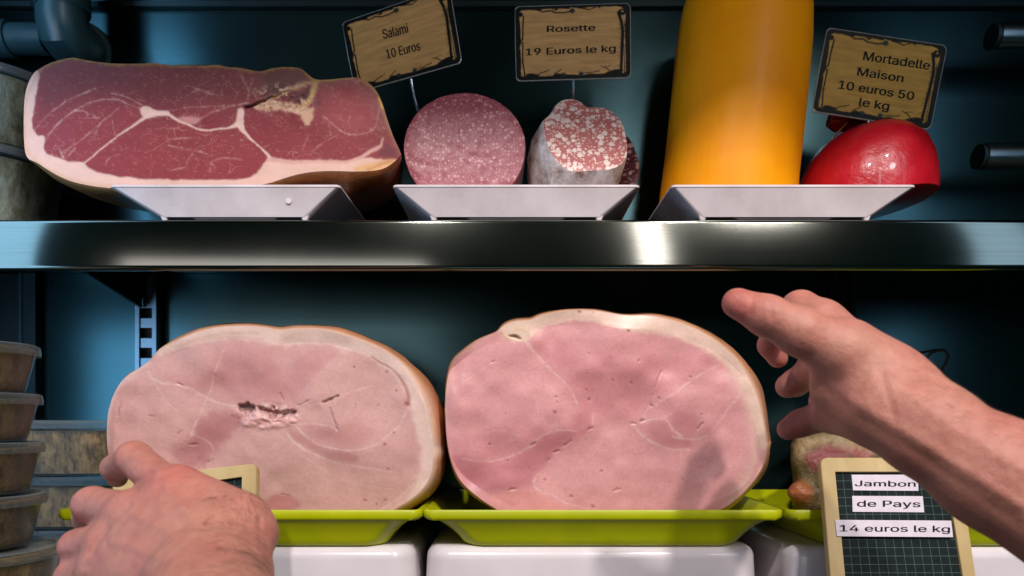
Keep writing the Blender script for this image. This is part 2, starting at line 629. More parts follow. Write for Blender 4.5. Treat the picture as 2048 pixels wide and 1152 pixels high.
# pipes at the top left
r = empty('drain_pipe', tuple(P(115, 60, 0.74)), 'grey plastic drain pipe elbow behind the cured ham', 'pipe')
Dp = 0.735
a = P(122, -400, Dp); e = P(122, 25, Dp)
MB().tube([a, e], 0.0245, 24).obj('down_pipe', M['pvc'], r, smooth=True)
MB().tube([P(122, -12, Dp), P(122, 20, Dp)], 0.0275, 24).obj('collar', M['pvc'], r, smooth=True)
pts = [P(122, 15, Dp), P(123, 45, Dp), P(128, 68, Dp + 0.004), P(140, 84, Dp + 0.013), P(158, 94, Dp + 0.026), P(170, 98, WALL - 0.004)]
MB().tube(pts, [0.0235, 0.0236, 0.024, 0.0245, 0.0245, 0.0245], 24).obj('elbow', M['pvc'], r, smooth=True)
MB().tube([P(164, 96, WALL - 0.022), P(170, 98, WALL - 0.003)], 0.0285, 24).obj('wall_flange', M['pvc'], r, smooth=True)
r = empty('cross_pipe', tuple(P(30, 78, 0.775)), 'grey plastic pipe running sideways at the top left corner', 'pipe')
MB().tube([P(-140, 78, 0.775), P(95, 78, 0.775)], 0.0165, 20).obj('pipe', M['pvc'], r, smooth=True)
MB().tube([P(-40, 78, 0.775), P(26, 78, 0.775)], 0.0195, 20).obj('sleeve', M['pvc'], r, smooth=True)

# steel bars at the right
for (x, y, lab) in ((1990, 74, 'upper of two short steel bars on the wall at right'), (1963, 314, 'lower of two short steel bars on the wall at right')):
    Db = 0.745
    r = empty('wall_bar', tuple(P(x, y, Db)), lab, 'bar', 'steel wall bars')
    MB().tube([P(x, y, Db), P(2230, y, Db)], 0.0142, 24).obj('bar', M['bar'], r, smooth=True)
    MB().tube([P(x - 8, y, Db), P(x - 0.5, y, Db)], 0.0128, 24).obj('end_shade', M['dark_steel'], r, smooth=True)  # dark stub standing in for the shadow at the bar's end
    MB().tube([P(2160, y, Db), P(2160, y, WALL) + Vector((0.02, -0.001, 0))], 0.008, 12).obj('bracket', M['dark_steel'], r, smooth=True)


# ================================================================== trays and bins
def white_tray(x0, x1, f0, f1, label, stud=None):
    D0 = 0.5965
    zr = P(0, 369, D0).z
    zf = SH_TOP + 0.0028
    X0 = P(x0, 0, D0).x; X1 = P(x1, 0, D0).x
    Df = 0.6035
    F0 = P(f0, 0, Df).x; F1 = P(f1, 0, Df).x
    Y1 = 0.778; Yb = 0.752
    r = empty('serving_tray', ((X0 + X1) / 2, 0.69, SH_TOP), label, 'tray', 'white trays on the shelf')
    L = [rrect(F0, F1, Df, Yb, 0.006, zf), rrect(X0 + .001, X1 - .001, D0 + .0006, Y1 - .001, 0.004, zr - 0.0024), rrect(X0, X1, D0, Y1, 0.004, zr - 0.002),
         rrect(X0, X1, D0, Y1, 0.004, zr - 0.0003), rrect(X0 + .0005, X1 - .0005, D0 + .0005, Y1 - .0005, 0.004, zr),
         rrect(X0 + .004, X1 - .004, D0 + .004, Y1 - .004, 0.004, zr - 0.0004), rrect(F0 + .002, F1 - .002, Df + .002, Yb - .002, 0.005, zf + 0.003)]
    m = MB(); m.rings(L); m.obj('dish', M['white_tray'], r, smooth=True, angle=28)
    for fx in (F0 + 0.004, F1 - 0.004):
        for fy in (Df + 0.003, Yb - 0.005):
            m = MB(); m.rings([rrect(fx - .0022, fx + .0022, fy - .0022, fy + .0022, .0015, SH_TOP + 0.0001, 3), rrect(fx - .004, fx + .004, fy - .0028, fy + .004, .0015, zf + 0.002, 3)])
            m.obj('foot', M['white_tray'], r, smooth=True)
    fm = (F0 + F1) / 2; hw = (F1 - F0) * 0.27
    m = MB(); m.rings([rrect(fm - hw, fm + hw, Df + .0035, Df + .010, .002, zf - 0.0012, 3), rrect(fm - hw * 1.12, fm + hw * 1.12, Df + 0.002, Df + .012, .002, zf + 0.001, 3)])
    m.obj('base_ridge', M['white_tray'], r, smooth=True)
    if stud:
        p = P(stud[0], stud[1], 0.6005)
        m = MB(); m.tube([p + Vector((0, -0.0012, 0)), p + Vector((0, 0.004, 0))], 0.0026, 16); m.obj('moulding_mark', M['white_tray'], r, smooth=True)
    return zr


RIM = white_tray(218, 680, 318, 618, 'white flared tray under the cured ham', (578, 402))
white_tray(785, 1280, 858, 1208, 'white flared tray holding the salami and the rosette')
white_tray(1343, 1833, 1397, 1744, 'white flared tray holding the orange sausage and red mortadella')

GD = 0.600
GZ = P(0, 1020, GD).z
GB = P(0, 1091, 0.612).z


def green_tray(x0, x1, b0, b1, label):
    X0 = P(x0, 0, GD).x; X1 = P(x1, 0, GD).x
    B0 = P(b0, 0, 0.612).x; B1 = P(b1, 0, 0.612).x
    Y1 = 0.785
    r = empty('serving_dish', ((X0 + X1) / 2, 0.69, GB), label, 'dish', 'lime green serving dishes')
    zl = GZ - 0.0095
    L = [rrect(B0, B1, 0.612, Y1 - .03, 0.02, GB), rrect(B0 - .002, B1 + .002, 0.610, Y1 - .028, 0.02, GB + .002)]
    n = 6
    for k in range(1, n + 1):                     # cove curve up to the lip
        t = k / n
        xx = t ** 1.25; zz = t
        L.append(rrect(B0 - .002 + (X0 + .012 - B0) * xx, B1 + .002 + (X1 - .012 - B1) * xx, 0.610 - (0.610 - GD - .0012) * xx, Y1 - .028 + .024 * xx, 0.016, GB + .002 + (zl - GB - .002) * zz * (1.25 - .25 * zz)))
    L += [rrect(X0 + .003, X1 - .003, GD + .0005, Y1 - .003, 0.009, zl + .0005), rrect(X0, X1, GD, Y1, 0.009, zl + .003), rrect(X0, X1, GD, Y1, 0.009, GZ - .0012), rrect(X0 + .001, X1 - .001, GD + .001, Y1 - .001, 0.009, GZ),
          rrect(X0 + .004, X1 - .004, GD + .004, Y1 - .004, 0.009, GZ - .0006), rrect(X0 + .014, X1 - .014, GD + .007, Y1 - .010, 0.012, GZ - .010), rrect(B0 + .004, B1 - .004, 0.618, Y1 - .036, 0.016, GB + .0035)]
    m = MB(); m.rings(L); m.obj('dish', M['green_tray'], r, smooth=True, angle=50)
    return r


green_tray(108, 842, 190, 768, 'lime green dish under the left cooked ham beside the hand')
green_tray(845, 1571, 928, 1478, 'lime green dish under the right cooked ham')
green_tray(1577, 2320, 1655, 2240, 'lime green dish behind the slate price board at right')


def bin_(x0, x1, label):
    D0 = 0.606
    X0 = P(x0, 0, D0).x; X1 = P(x1, 0, D0).x
    zt = GB - 0.0006; zb = COUNTER + 0.0003; Y1 = 0.79
    R = 0.011
    r = empty('white_bin', ((X0 + X1) / 2, 0.7, zb), label, 'bin', 'white plastic bins')
    L = [rrect(X0 - .003, X1 + .003, D0 - .001, Y1, 0.022, zb), rrect(X0 - .002, X1 + .002, D0, Y1, 0.022, zb + .010)]
    L.append(rrect(X0, X1, D0 + .001, Y1 - .001, 0.022, zt - R))
    for k in range(1, 7):
        a = math.radians(15 * k)
        i = R * (1 - math.cos(a))
        L.append(rrect(X0 + i, X1 - i, D0 + .001 + i, Y1 - .001 - i, max(0.022 - i, .008), zt - R + R * math.sin(a)))
    m = MB(); m.rings(L); m.obj('shell', M['white_bin'], r, smooth=True, angle=40)
    return r


bin_(100, 826, 'white plastic bin under the left green dish behind the hand')
bin_(848, 1523, 'white plastic bin under the middle green dish')
bin_(1583, 2300, 'white plastic bin behind the slate price board')

# ================================================================== hams
def zfun(x0, y0, k):
    return lambda p: [(x0 + a * k, y0 + b * k) for a, b in p]


def ham(name, label, D, to_px, top, bot, stop, sbot, depth, painter, face_mat, rind_mat, rind_paint, floor, nu=420, nv=210, sil_d=0.035, cat='ham', tilt=0.0, rind_label=None, back=0.6):
    X, Y, q, loop = column_face(top, bot, nu, nv)
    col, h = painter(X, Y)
    k = to_px[2]
    px = to_px[0] + X * k; py = to_px[1] + Y * k
    yc = to_px[1] + np.mean([p[1] for p in top + bot]) * k
    Dv = D + (yc - py) / F * D * tilt
    V = Pn(px, py, Dv)
    ui, vi = np.divmod(np.arange(len(X)), nv)
    V[:, 1] += h * np.clip(np.minimum(np.minimum(vi, nv - 1 - vi) / 16, np.minimum(ui, nu - 1 - ui) / 24), 0, 1)   # relief fades out where the rind begins
    V[:, 2] = np.maximum(V[:, 2], floor + 0.001)
    base = V.mean(0)
    r = empty(name, (base[0], D + depth * 0.4, floor), label, cat)
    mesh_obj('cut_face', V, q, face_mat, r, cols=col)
    # body behind the face
    SX, SY, sq, sl = column_face(stop, sbot, nu, nv)
    n = len(loop)
    sub = np.arange(0, n, 2)
    f_px = np.stack([px[loop], py[loop]], -1)[sub]
    s_px = np.stack([to_px[0] + SX[sl] * k, to_px[1] + SY[sl] * k], -1)[sub]
    Df = Dv[loop][sub]
    ctr = s_px.mean(0)
    rings = []; tt = []
    A = Pn(f_px[:, 0], f_px[:, 1], Df) ; A[:, 1] += 0.0002
    rings.append(A); tt.append(np.zeros(len(sub)))
    for t in (0.12, 0.3, 0.55, 0.8, 1.0):
        e = math.sin(t * math.pi / 2)
        mpx = f_px * (1 - e) + s_px * e
        R_ = Pn(mpx[:, 0], mpx[:, 1], Df + sil_d * (1 - math.cos(t * math.pi / 2)) + 0.002 * t)
        rings.append(R_); tt.append(np.full(len(sub), t))
    S = rings[-1]
    cw = S.mean(0)
    for t in (0.25, 0.5, 0.75, 0.9, 1.0):
        sc = 1 - (1 - back) * t ** 2.2
        R_ = cw + (S - cw) * sc
        R_[:, 1] = S[:, 1] + (depth - sil_d) * t
        rings.append(R_); tt.append(np.full(len(sub), 1 + t))
    c0 = rings[-1].mean(0)
    R_ = c0 + (rings[-1] - c0) * 0.6; R_[:, 1] += 0.006
    rings.append(R_); tt.append(np.full(len(sub), 2.1))
    B = np.concatenate(rings)
    T = np.concatenate(tt)
    m = len(sub)
    ang = np.tile(np.arange(m), len(rings))
    # gentle irregular skin
    B2 = B.copy()
    wob = (fbm(B[:, 0] * 1000, B[:, 2] * 1000 + B[:, 1] * 700, 22, 3, 9) - 0.5) * 0.003
    dirv = B - cw; dirv[:, 1] = 0
    dirv /= (np.linalg.norm(dirv, axis=1, keepdims=True) + 1e-9)
    B2 += dirv * (wob * np.clip(T, 0, 1))[:, None]
    B2[:, 2] = np.maximum(B2[:, 2], floor + 0.0005)
    fs = []
    for kx in range(len(rings) - 1):
        a = kx * m + np.arange(m); b_ = kx * m + (np.arange(m) + 1) % m
        fs.append(np.stack([a, b_, b_ + m, a + m], -1))
    fs = np.concatenate(fs).tolist()
    fs.append([(len(rings) - 1) * m + i for i in range(m)])
    rc = rind_paint(B2, T, ang / m)
    mesh_obj('rind', B2, fs, rind_mat, r, cols=rc)
    return r


def px_of(B):
    return CX + B[:, 0] / B[:, 1] * F, HOR - B[:, 2] / B[:, 1] * F


# ---- cured ham ----------------------------------------------------
cur_top = [(118, 450), (119, 380), (130, 290), (165, 215), (210, 185), (260, 160), (345, 138), (385, 140), (430, 152), (550, 168), (700, 170), (780, 162), (840, 178), (930, 175), (1010, 180), (1090, 172), (1130, 186), (1200, 188), (1300, 212), (1340, 195), (1400, 185), (1470, 185), (1510, 195), (1540, 225), (1575, 250), (1640, 248), (1720, 240), (1785, 235), (1835, 258), (1880, 300), (1908, 360), (1932, 440), (1962, 530), (1990, 585), (2004, 622)]
cur_bot = [(118, 450), (119, 560), (130, 640), (180, 660), (200, 672), (260, 712), (340, 752), (430, 775), (545, 790), (700, 800), (1000, 800), (1200, 790), (1340, 768), (1400, 747), (1480, 722), (1560, 708), (1650, 703), (1780, 708), (1880, 703), (1930, 688), (1980, 650), (2004, 622)]
cur_stop = [(a, b) for a, b in cur_top]
cur_stop[0] = (124, 455); cur_stop[-1] = (2008, 640)
cur_sbot = [(124, 455), (126, 570), (136, 645), (185, 675), (230, 715), (300, 762), (400, 805), (500, 833), (620, 836), (1000, 850), (1400, 855), (1640, 852), (1740, 862), (1800, 838), (1880, 805), (1960, 765), (1995, 700), (2008, 640)]


def paint_cured(X, Y):
    p = Paint(X, Y, (140, 56, 60), 6, 45)
    # fibre tone
    n = fbm(X, Y * 1.6, 120, 4, 2)
    p.c *= (0.88 + 0.24 * n)[:, None]
    n2 = fbm(X * 0.35 + Y * 0.1, Y * 1.4, 14, 3, 8)
    p.c *= (0.96 + 0.08 * n2)[:, None]
    fat = (226, 186, 170); fat2 = (214, 164, 152); cream = (222, 190, 140)
    # muscle tone differences
    p.fill([(1220, 420), (1400, 400), (1560, 440), (1540, 560), (1350, 620), (1240, 520)], (132, 46, 56), 0.5, 30)
    p.fill([(1600, 300), (1780, 270), (1880, 330), (1900, 470), (1780, 520), (1640, 450)], (166, 70, 74), 0.5, 30)
    p.fill([(980, 460), (1100, 400), (1160, 400), (1160, 460), (1060, 485)], (124, 40, 50), 0.6, 12)
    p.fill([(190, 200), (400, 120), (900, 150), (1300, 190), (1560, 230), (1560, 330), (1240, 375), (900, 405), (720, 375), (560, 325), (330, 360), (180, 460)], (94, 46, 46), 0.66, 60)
    # faint white marbling flecks
    fl = fbm(X * 0.6, Y * 1.2, 9, 2, 31)
    a = np.clip((fl - 0.74) / 0.08, 0, 1) * 0.14
    p.mixin(a, fat2)
    # subcutaneous fat layer
    p.fill([(100, 170), (205, 195), (182, 300), (166, 400), (160, 470), (180, 530), (213, 525), (222, 545), (215, 590), (235, 625), (290, 640), (320, 650), (345, 662), (420, 660), (440, 690), (500, 715), (600, 735), (720, 745), (850, 748), (960, 752), (1080, 745), (1180, 748), (1260, 735), (1300, 702), (1312, 670), (1345, 640), (1380, 655), (1500, 660), (1620, 655), (1720, 652), (1790, 645), (1840, 632), (1900, 645), (1960, 650), (2040, 640), (2040, 900), (60, 900), (60, 170)], fat, 1, 4, rough=6)
    p.fill([(1760, 690), (1860, 660), (1960, 640), (1990, 660), (1900, 710), (1780, 712)], (214, 160, 92), 0.8, 10)
    p.stroke([(1840, 700), (1900, 668), (1960, 655)], 10, (178, 112, 50), 0.7, 8)
    p.stroke([(120, 420), (122, 600), (180, 660), (300, 730), (430, 768), (600, 790)], 14, (206, 160, 110), 0.55, 9)
    p.stroke([(205, 195), (140, 300), (120, 420)], 10, (200, 160, 120), 0.5, 6)
    # big seams
    p.stroke([(425, 665), (500, 597), (600, 520), (700, 455), (735, 420)], [7, 5, 6, 9, 22], fat, 1, 3, 0.0003, rough=5)
    p.fill([(688, 395), (735, 372), (775, 402), (845, 402), (850, 425), (800, 425), (745, 440), (720, 440)], fat, 1, 4)
    p.stroke([(730, 398), (790, 410), (840, 415), (890, 452), (950, 480), (1010, 500), (1080, 498), (1150, 485), (1195, 460)], [28, 14, 10, 15, 9, 7, 7, 12, 30], fat, 1, 3, 0.0003, rough=6)
    p.fill([(880, 435), (1000, 435), (990, 460), (950, 478), (900, 462)], (214, 150, 144), 0.75, 8)
    p.stroke([(1200, 405), (1192, 470), (1230, 518), (1280, 570), (1330, 612), (1358, 655)], [36, 40, 12, 8, 9, 24], fat, 1, 3, 0.0003, rough=6)
    # thin seams
    thin = [([(170, 500), (240, 420), (330, 355), (400, 320), (480, 290)], 4.5, .7), ([(215, 565), (270, 480), (340, 420), (420, 370), (500, 345), (590, 345), (640, 370), (705, 397)], 5.0, .8),
            ([(310, 645), (330, 600), (400, 560), (450, 510), (520, 450), (600, 385)], 4.5, .75), ([(560, 318), (640, 332), (705, 375)], 5, .7),
            ([(1192, 200), (1222, 262), (1238, 300)], 5, .6), ([(1262, 240), (1240, 310), (1225, 372)], 4, .6), ([(970, 465), (1060, 410), (1150, 378), (1240, 366)], 5, .75),
            ([(850, 398), (1000, 385), (1120, 378)], 4, .5), ([(1618, 430), (1680, 490), (1750, 530), (1870, 505), (1890, 440), (1895, 380)], 6, .8), ([(1560, 605), (1630, 550), (1690, 525)], 5, .6),
            ([(1640, 455), (1650, 525)], 4, .6), ([(525, 675), (540, 640), (600, 622)], 5, .55), ([(1048, 705), (1060, 650), (1130, 635), (1205, 648)], 6, .6), ([(840, 575), (930, 595), (1045, 618)], 5, .6),
            ([(835, 545), (950, 540)], 6, .6), ([(848, 702), (930, 682)], 4, .6), ([(932, 662), (960, 620)], 6, .5), ([(300, 600), (320, 652)], 10, .8), ([(330, 640), (380, 590)], 8, .6), ([(560, 455), (575, 520)], 3, .5),
            ([(470, 545), (490, 480)], 4, .6), ([(360, 400), (430, 400), (440, 425)], 8, .6), ([(975, 290), (1060, 320)], 9, .6), ([(1510, 600), (1540, 530)], 3, .4), ([(1080, 690), (1050, 660)], 4, .5), ([(930, 330), (980, 300)], 3, .5)]
    for pts, wd, al in thin:
        p.stroke(pts, wd * .8, fat2, al * .85, 3.6, 0.0001, rough=8, broken=.9)
    rr = np.random.RandomState(4)
    for _ in range(160):
        x = rr.uniform(180, 1900); y = rr.uniform(200, 730); l = rr.exponential(5) + 2; an = rr.normal(0.05, 0.5)
        p.stroke([(x, y), (x + l * math.cos(an), y + l * math.sin(an))], rr.uniform(1.2, 2.4), fat2, rr.uniform(.1, .4), 2.2, smooth=False)
    # thread-like marbling: narrow ridges of warped noise, thinned out by a coarse mask
    for sc, sd, am in ((120, 61, .38), (70, 67, .22)):
        v = np.abs(fbm(X + 30 * (fbm(X, Y, 60, 3, 5) - .5), Y * 1.5, sc, 3, sd) - 0.5)
        msk = np.clip((fbm(X, Y, 180, 3, sd + 2) - 0.47) / 0.12, 0, 1)
        meat = np.clip((p.c[:, 0] / (p.c[:, 1] + 1e-6) - 2.0) / 0.8, 0, 1)
        p.mixin(np.clip(1 - v / 0.011, 0, 1) * msk * meat * am, fat2)
    # right hand fat contour
    p.stroke([(1345, 648), (1500, 662), (1640, 655), (1740, 660), (1800, 640), (1850, 605), (1905, 582), (1916, 540)], [26, 16, 14, 10, 16, 18, 16, 8], fat2, 1, 4, rough=6)
    p.fill([(1925, 555), (1985, 600), (1990, 632), (1930, 640), (1880, 622), (1920, 590)], (110, 52, 60), 0.85, 8)
    # dark crust and the yellowed knuckle fat
    p.fill([(1290, 205), (1340, 180), (1520, 180), (1560, 245), (1480, 290), (1380, 330), (1330, 320), (1300, 270)], (92, 60, 52), 0.85, 14, rough=20)
    p.fill([(1440, 335), (1540, 280), (1565, 310), (1520, 375), (1465, 372)], (96, 48, 52), 0.9, 6)
    p.stroke([(1300, 365), (1380, 330), (1450, 300), (1530, 262), (1575, 262)], [10, 22, 24, 20, 20], (190, 150, 110), 0.9, 6, rough=14)
    p.stroke([(1580, 262), (1560, 320), (1530, 370), (1500, 395)], [26, 22, 24, 30], (200, 164, 100), 0.95, 5, rough=12)
    p.stroke([(1575, 255), (1640, 250), (1700, 242)], [16, 12, 6], (176, 150, 70), 0.8, 6, rough=8)
    p.fill([(1270, 375), (1340, 348), (1460, 365), (1540, 392), (1568, 385), (1560, 440), (1540, 488), (1510, 440), (1470, 410), (1380, 400), (1280, 398)], (216, 172, 140), 0.95, 6, rough=22)
    p.stroke([(1225, 385), (1262, 378), (1330, 345), (1440, 305)], [12, 12, 5, 3], (28, 16, 14), 0.95, 4, 0.003, rough=6)
    for (x, y, rad) in ((1420, 372, 12), (1350, 385, 8), (1480, 385, 9), (1300, 372, 7), (1445, 350, 8)):
        p.spot(x, y, rad, (120, 66, 50), .7)
    kn = np.clip(1 - np.hypot((X - 1420) / 190, (Y - 345) / 95), 0, 1)
    rg = np.abs(fbm(X * .8 + Y * .5, Y * 1.1, 42, 4, 19) - .5)
    p.mixin(np.clip(1 - rg / .03, 0, 1) * np.clip(kn * 2, 0, 1) * .75, (62, 34, 28))
    p.mixin(np.clip((fbm(X, Y, 26, 3, 29) - .62) / .06, 0, 1) * np.clip(kn * 2, 0, 1) * .6, (222, 186, 150))
    p.h += np.clip(kn * 1.6, 0, 1) * (fbm(X, Y, 30, 3, 23) - .5) * .005
    p.fill([(1565, 345), (1600, 350), (1605, 380), (1575, 385)], (110, 50, 60), .8, 6)
    # dried, browned skin along the top edge
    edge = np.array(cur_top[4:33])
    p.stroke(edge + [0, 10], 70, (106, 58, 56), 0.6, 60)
    p.stroke(edge, 15, (148, 116, 56), 0.85, 7, rough=22)
    p.stroke([(1880, 300), (1908, 360), (1932, 440), (1962, 530), (2000, 610)], 16, (150, 100, 84), 0.7, 10, rough=10)
    p.stroke([(1895, 345), (1912, 385)], 12, (214, 160, 70), 0.9, 6)
    p.mottle(0.05, 30, 77)
    # gently uneven cut
    p.h += (fbm(X, Y, 160, 2, 50) - 0.5) * 0.0016
    return p.c, p.h


def rind_cured(B, T, a):
    x, y = px_of(B)
    c = np.tile(np.array(lin((120, 66, 28))), (len(B), 1))
    n = fbm(x, y, 30, 4, 3)
    c *= (0.55 + 0.9 * n)[:, None]
    f = np.clip((x - 620) / -320, 0, 1)[:, None]
    c = c * (1 - f) + np.array(lin((196, 138, 84))) * f * (0.8 + 0.4 * n)[:, None]
    up = np.clip((240 - y) / 60, 0, 1)[:, None]
    c = c * (1 - up) + np.array(lin((96, 74, 40))) * up
    return c


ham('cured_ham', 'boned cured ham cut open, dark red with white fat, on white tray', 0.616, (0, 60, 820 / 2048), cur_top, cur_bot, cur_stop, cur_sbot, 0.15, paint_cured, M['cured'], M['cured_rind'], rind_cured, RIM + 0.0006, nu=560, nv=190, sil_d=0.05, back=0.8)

# ---- cooked ham, left ----------------------------------------------
K6 = 740 / 1544
lh_top = [(70, 560), (73, 480), (90, 410), (125, 345), (160, 310), (200, 288), (240, 262), (265, 235), (285, 207), (330, 185), (400, 152), (480, 124), (560, 111), (640, 108), (720, 114), (770, 126), (800, 130), (850, 121), (920, 120), (1000, 127), (1080, 152), (1150, 175), (1220, 207), (1270, 238), (1310, 273), (1350, 325), (1385, 392), (1410, 462), (1425, 530), (1435, 620)]
lh_bot = [(70, 560), (74, 640), (100, 720), (150, 800), (250, 890), (400, 960), (600, 992), (800, 998), (1000, 985), (1120, 955), (1200, 920), (1280, 868), (1320, 845), (1370, 810), (1410, 762), (1430, 705), (1435, 620)]
lh_stop = [(73, 562), (77, 480), (94, 408), (128, 342), (163, 307), (203, 286), (242, 259), (266, 230), (290, 200), (350, 162), (440, 119), (560, 97), (680, 95), (760, 105), (800, 113), (860, 102), (950, 105), (1040, 112), (1130, 145), (1230, 185), (1310, 240), (1390, 310), (1440, 380), (1470, 450), (1482, 530), (1486, 640)]
lh_sbot = [(73, 562), (80, 660), (110, 740), (160, 810), (260, 895), (400, 960), (600, 992), (800, 998), (1020, 985), (1180, 950), (1300, 900), (1400, 845), (1455, 785), (1480, 715), (1486, 640)]


def fibres(p, X, Y, amt, ang, seed):
    ca, sa = math.cos(ang), math.sin(ang)
    u = X * ca + Y * sa; v = -X * sa + Y * ca
    n = fbm(u * 0.3, v, 9, 3, seed) - 0.5
    p.c *= (1 + n * amt)[:, None]
    p.h += n * 0.00008


def paint_left(X, Y):
    p = Paint(X, Y, (212, 160, 154), 6, 60)
    pale = (228, 194, 184); fat = (232, 202, 186); dark = (178, 112, 112)
    n = fbm(X, Y, 170, 4, 4)
    p.c *= (0.93 + 0.14 * n)[:, None]
    # muscles
    p.fill([(530, 200), (700, 195), (860, 215), (960, 230), (1040, 215), (940, 330), (865, 420), (800, 440), (640, 430), (500, 395), (470, 320)], (194, 128, 128), 0.8, 40)
    p.fill([(740, 220), (880, 230), (830, 310), (780, 290)], (214, 164, 158), 0.7, 22)
    p.fill([(300, 330), (480, 300), (490, 400), (430, 375), (340, 350)], (196, 132, 132), 0.7, 20)
    p.fill([(1040, 215), (1180, 250), (1270, 320), (1320, 400), (1300, 500), (1200, 590), (1060, 620), (940, 580), (870, 500), (870, 430), (940, 330)], (214, 164, 154), 0.6, 16)
    p.fill([(440, 495), (560, 460), (640, 480), (625, 530), (560, 590), (515, 655), (460, 700), (390, 690), (330, 640), (400, 590), (425, 545)], (176, 106, 108), 0.9, 18, rough=30)
    p.fill([(815, 525), (880, 560), (960, 610), (1080, 632), (1130, 660), (1090, 690), (980, 655), (890, 610), (840, 575)], (180, 116, 114), 0.8, 9)
    p.fill([(870, 522), (1000, 522), (1150, 520), (1190, 575), (1080, 622), (960, 600)], (190, 124, 122), 0.7, 22)
    p.fill([(540, 620), (640, 545), (800, 540), (900, 630), (1100, 700), (1330, 720), (1290, 850), (1100, 960), (600, 990), (500, 800)], (216, 168, 156), 0.6, 26)
    p.fill([(715, 845), (770, 815), (810, 808), (865, 828), (885, 870), (715, 900)], (188, 118, 116), 0.85, 8)
    p.fill([(90, 420), (160, 320), (240, 290), (300, 400), (370, 480), (330, 620), (150, 640), (75, 560)], (214, 160, 154), 0.5, 30)
    # fat under the skin
    p.fill([(262, 245), (350, 203), (450, 178), (560, 163), (650, 162), (720, 178), (800, 190), (900, 180), (1000, 186), (1080, 208), (1180, 243), (1265, 300), (1315, 365), (1340, 440), (1352, 520), (1380, 600), (1385, 690), (1352, 780), (1290, 842), (1230, 880), (1300, 960), (1500, 800), (1500, 300), (1200, 80), (600, 60), (300, 130)], fat, 0.92, 9, rough=16)
    p.stroke([(380, 182), (480, 150), (600, 137), (700, 140)], 10, (206, 158, 134), 0.6, 7, rough=8)
    p.stroke([(345, 195), (460, 165), (590, 152), (720, 165)], 4, (206, 150, 130), 0.6, 4)
    p.stroke([(1240, 270), (1330, 370), (1370, 480), (1395, 600), (1395, 700)], 30, (236, 206, 192), 0.6, 14)
    p.stroke([(1225, 868), (1300, 815), (1350, 770)], 5, pale, 0.8, 4)
    p.fill([(1230, 880), (1330, 800), (1345, 780), (1300, 860), (1260, 900)], (214, 152, 146), 0.6, 8)
    # pale connective seams
    S = [([(565, 190), (545, 240), (515, 310), (497, 370), (480, 405)], 4, .6), ([(245, 300), (290, 350), (370, 352), (430, 375), (480, 405), (530, 430), (605, 440)], 8, .75), ([(262, 325), (300, 390), (350, 450), (375, 478)], 4, .55),
         ([(480, 405), (465, 470), (430, 530), (420, 570)], 8, .65), ([(420, 555), (520, 600), (500, 680)], 5, .5), ([(870, 455), (960, 428), (1040, 402), (1180, 350)], 5, .6), ([(800, 528), (850, 590), (910, 630), (980, 660), (1050, 685), (1100, 692), (1180, 702), (1280, 720)], [6, 7, 7, 6, 5, 5, 3, 2], .85),
         ([(858, 520), (900, 570), (960, 605), (1030, 625), (1100, 628), (1170, 612), (1230, 580), (1290, 530), (1322, 470), (1332, 430)], [5, 6, 8, 8, 7, 6, 5, 5, 5, 4], .85), ([(780, 530), (860, 515), (1000, 520), (1030, 540)], 5, .7), ([(870, 410), (940, 330), (1045, 215)], 4, .35),
         ([(1060, 405), (1085, 320), (1110, 270)], 3, .4), ([(880, 640), (1000, 720), (1150, 770), (1320, 800)], 3, .35), ([(900, 700), (1080, 790), (1250, 820)], 3, .3), ([(840, 720), (900, 770), (1050, 830)], 3, .25)]
    for pts, wd, al in S:
        p.stroke(pts, wd, pale, al, 3, 0.00012, rough=7, broken=.7)
    p.stroke([(1180, 240), (1240, 275), (1300, 330), (1330, 390), (1327, 435)], [4, 7, 10, 12, 18], (172, 96, 92), 0.75, 4, 0.0004, rough=5)
    p.spot(1322, 432, 9, (150, 50, 56), .8)
    # torn hole where the bone was
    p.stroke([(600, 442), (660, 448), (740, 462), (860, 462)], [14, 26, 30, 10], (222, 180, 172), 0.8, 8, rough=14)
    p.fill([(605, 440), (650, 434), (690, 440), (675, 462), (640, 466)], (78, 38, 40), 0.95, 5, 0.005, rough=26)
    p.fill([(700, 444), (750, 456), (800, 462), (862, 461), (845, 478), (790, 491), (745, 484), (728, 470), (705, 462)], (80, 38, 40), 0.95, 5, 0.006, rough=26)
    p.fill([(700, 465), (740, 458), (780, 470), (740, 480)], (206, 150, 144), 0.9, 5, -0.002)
    p.stroke([(745, 464), (800, 470), (850, 466)], 7, (170, 104, 102), 0.9, 4)
    p.fill([(640, 490), (700, 470), (760, 495), (850, 490), (860, 512), (790, 540), (700, 540), (640, 530)], (220, 160, 154), 0.85, 8, -0.0015, rough=14)
    for x, y, rad in ((655, 520, 9), (690, 500, 7), (770, 520, 8), (640, 505, 6), (720, 532, 7), (780, 500, 6)):
        p.spot(x, y, rad, (236, 208, 198), .7, -0.0006)
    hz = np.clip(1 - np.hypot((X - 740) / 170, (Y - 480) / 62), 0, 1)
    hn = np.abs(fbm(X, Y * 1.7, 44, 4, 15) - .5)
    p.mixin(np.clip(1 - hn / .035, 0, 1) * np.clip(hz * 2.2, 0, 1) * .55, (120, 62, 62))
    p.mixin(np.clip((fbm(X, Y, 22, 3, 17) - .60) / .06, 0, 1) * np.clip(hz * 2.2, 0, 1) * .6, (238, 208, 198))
    p.h += np.clip(hz * 2, 0, 1) * (fbm(X, Y * 1.4, 34, 4, 27) - .5) * .005
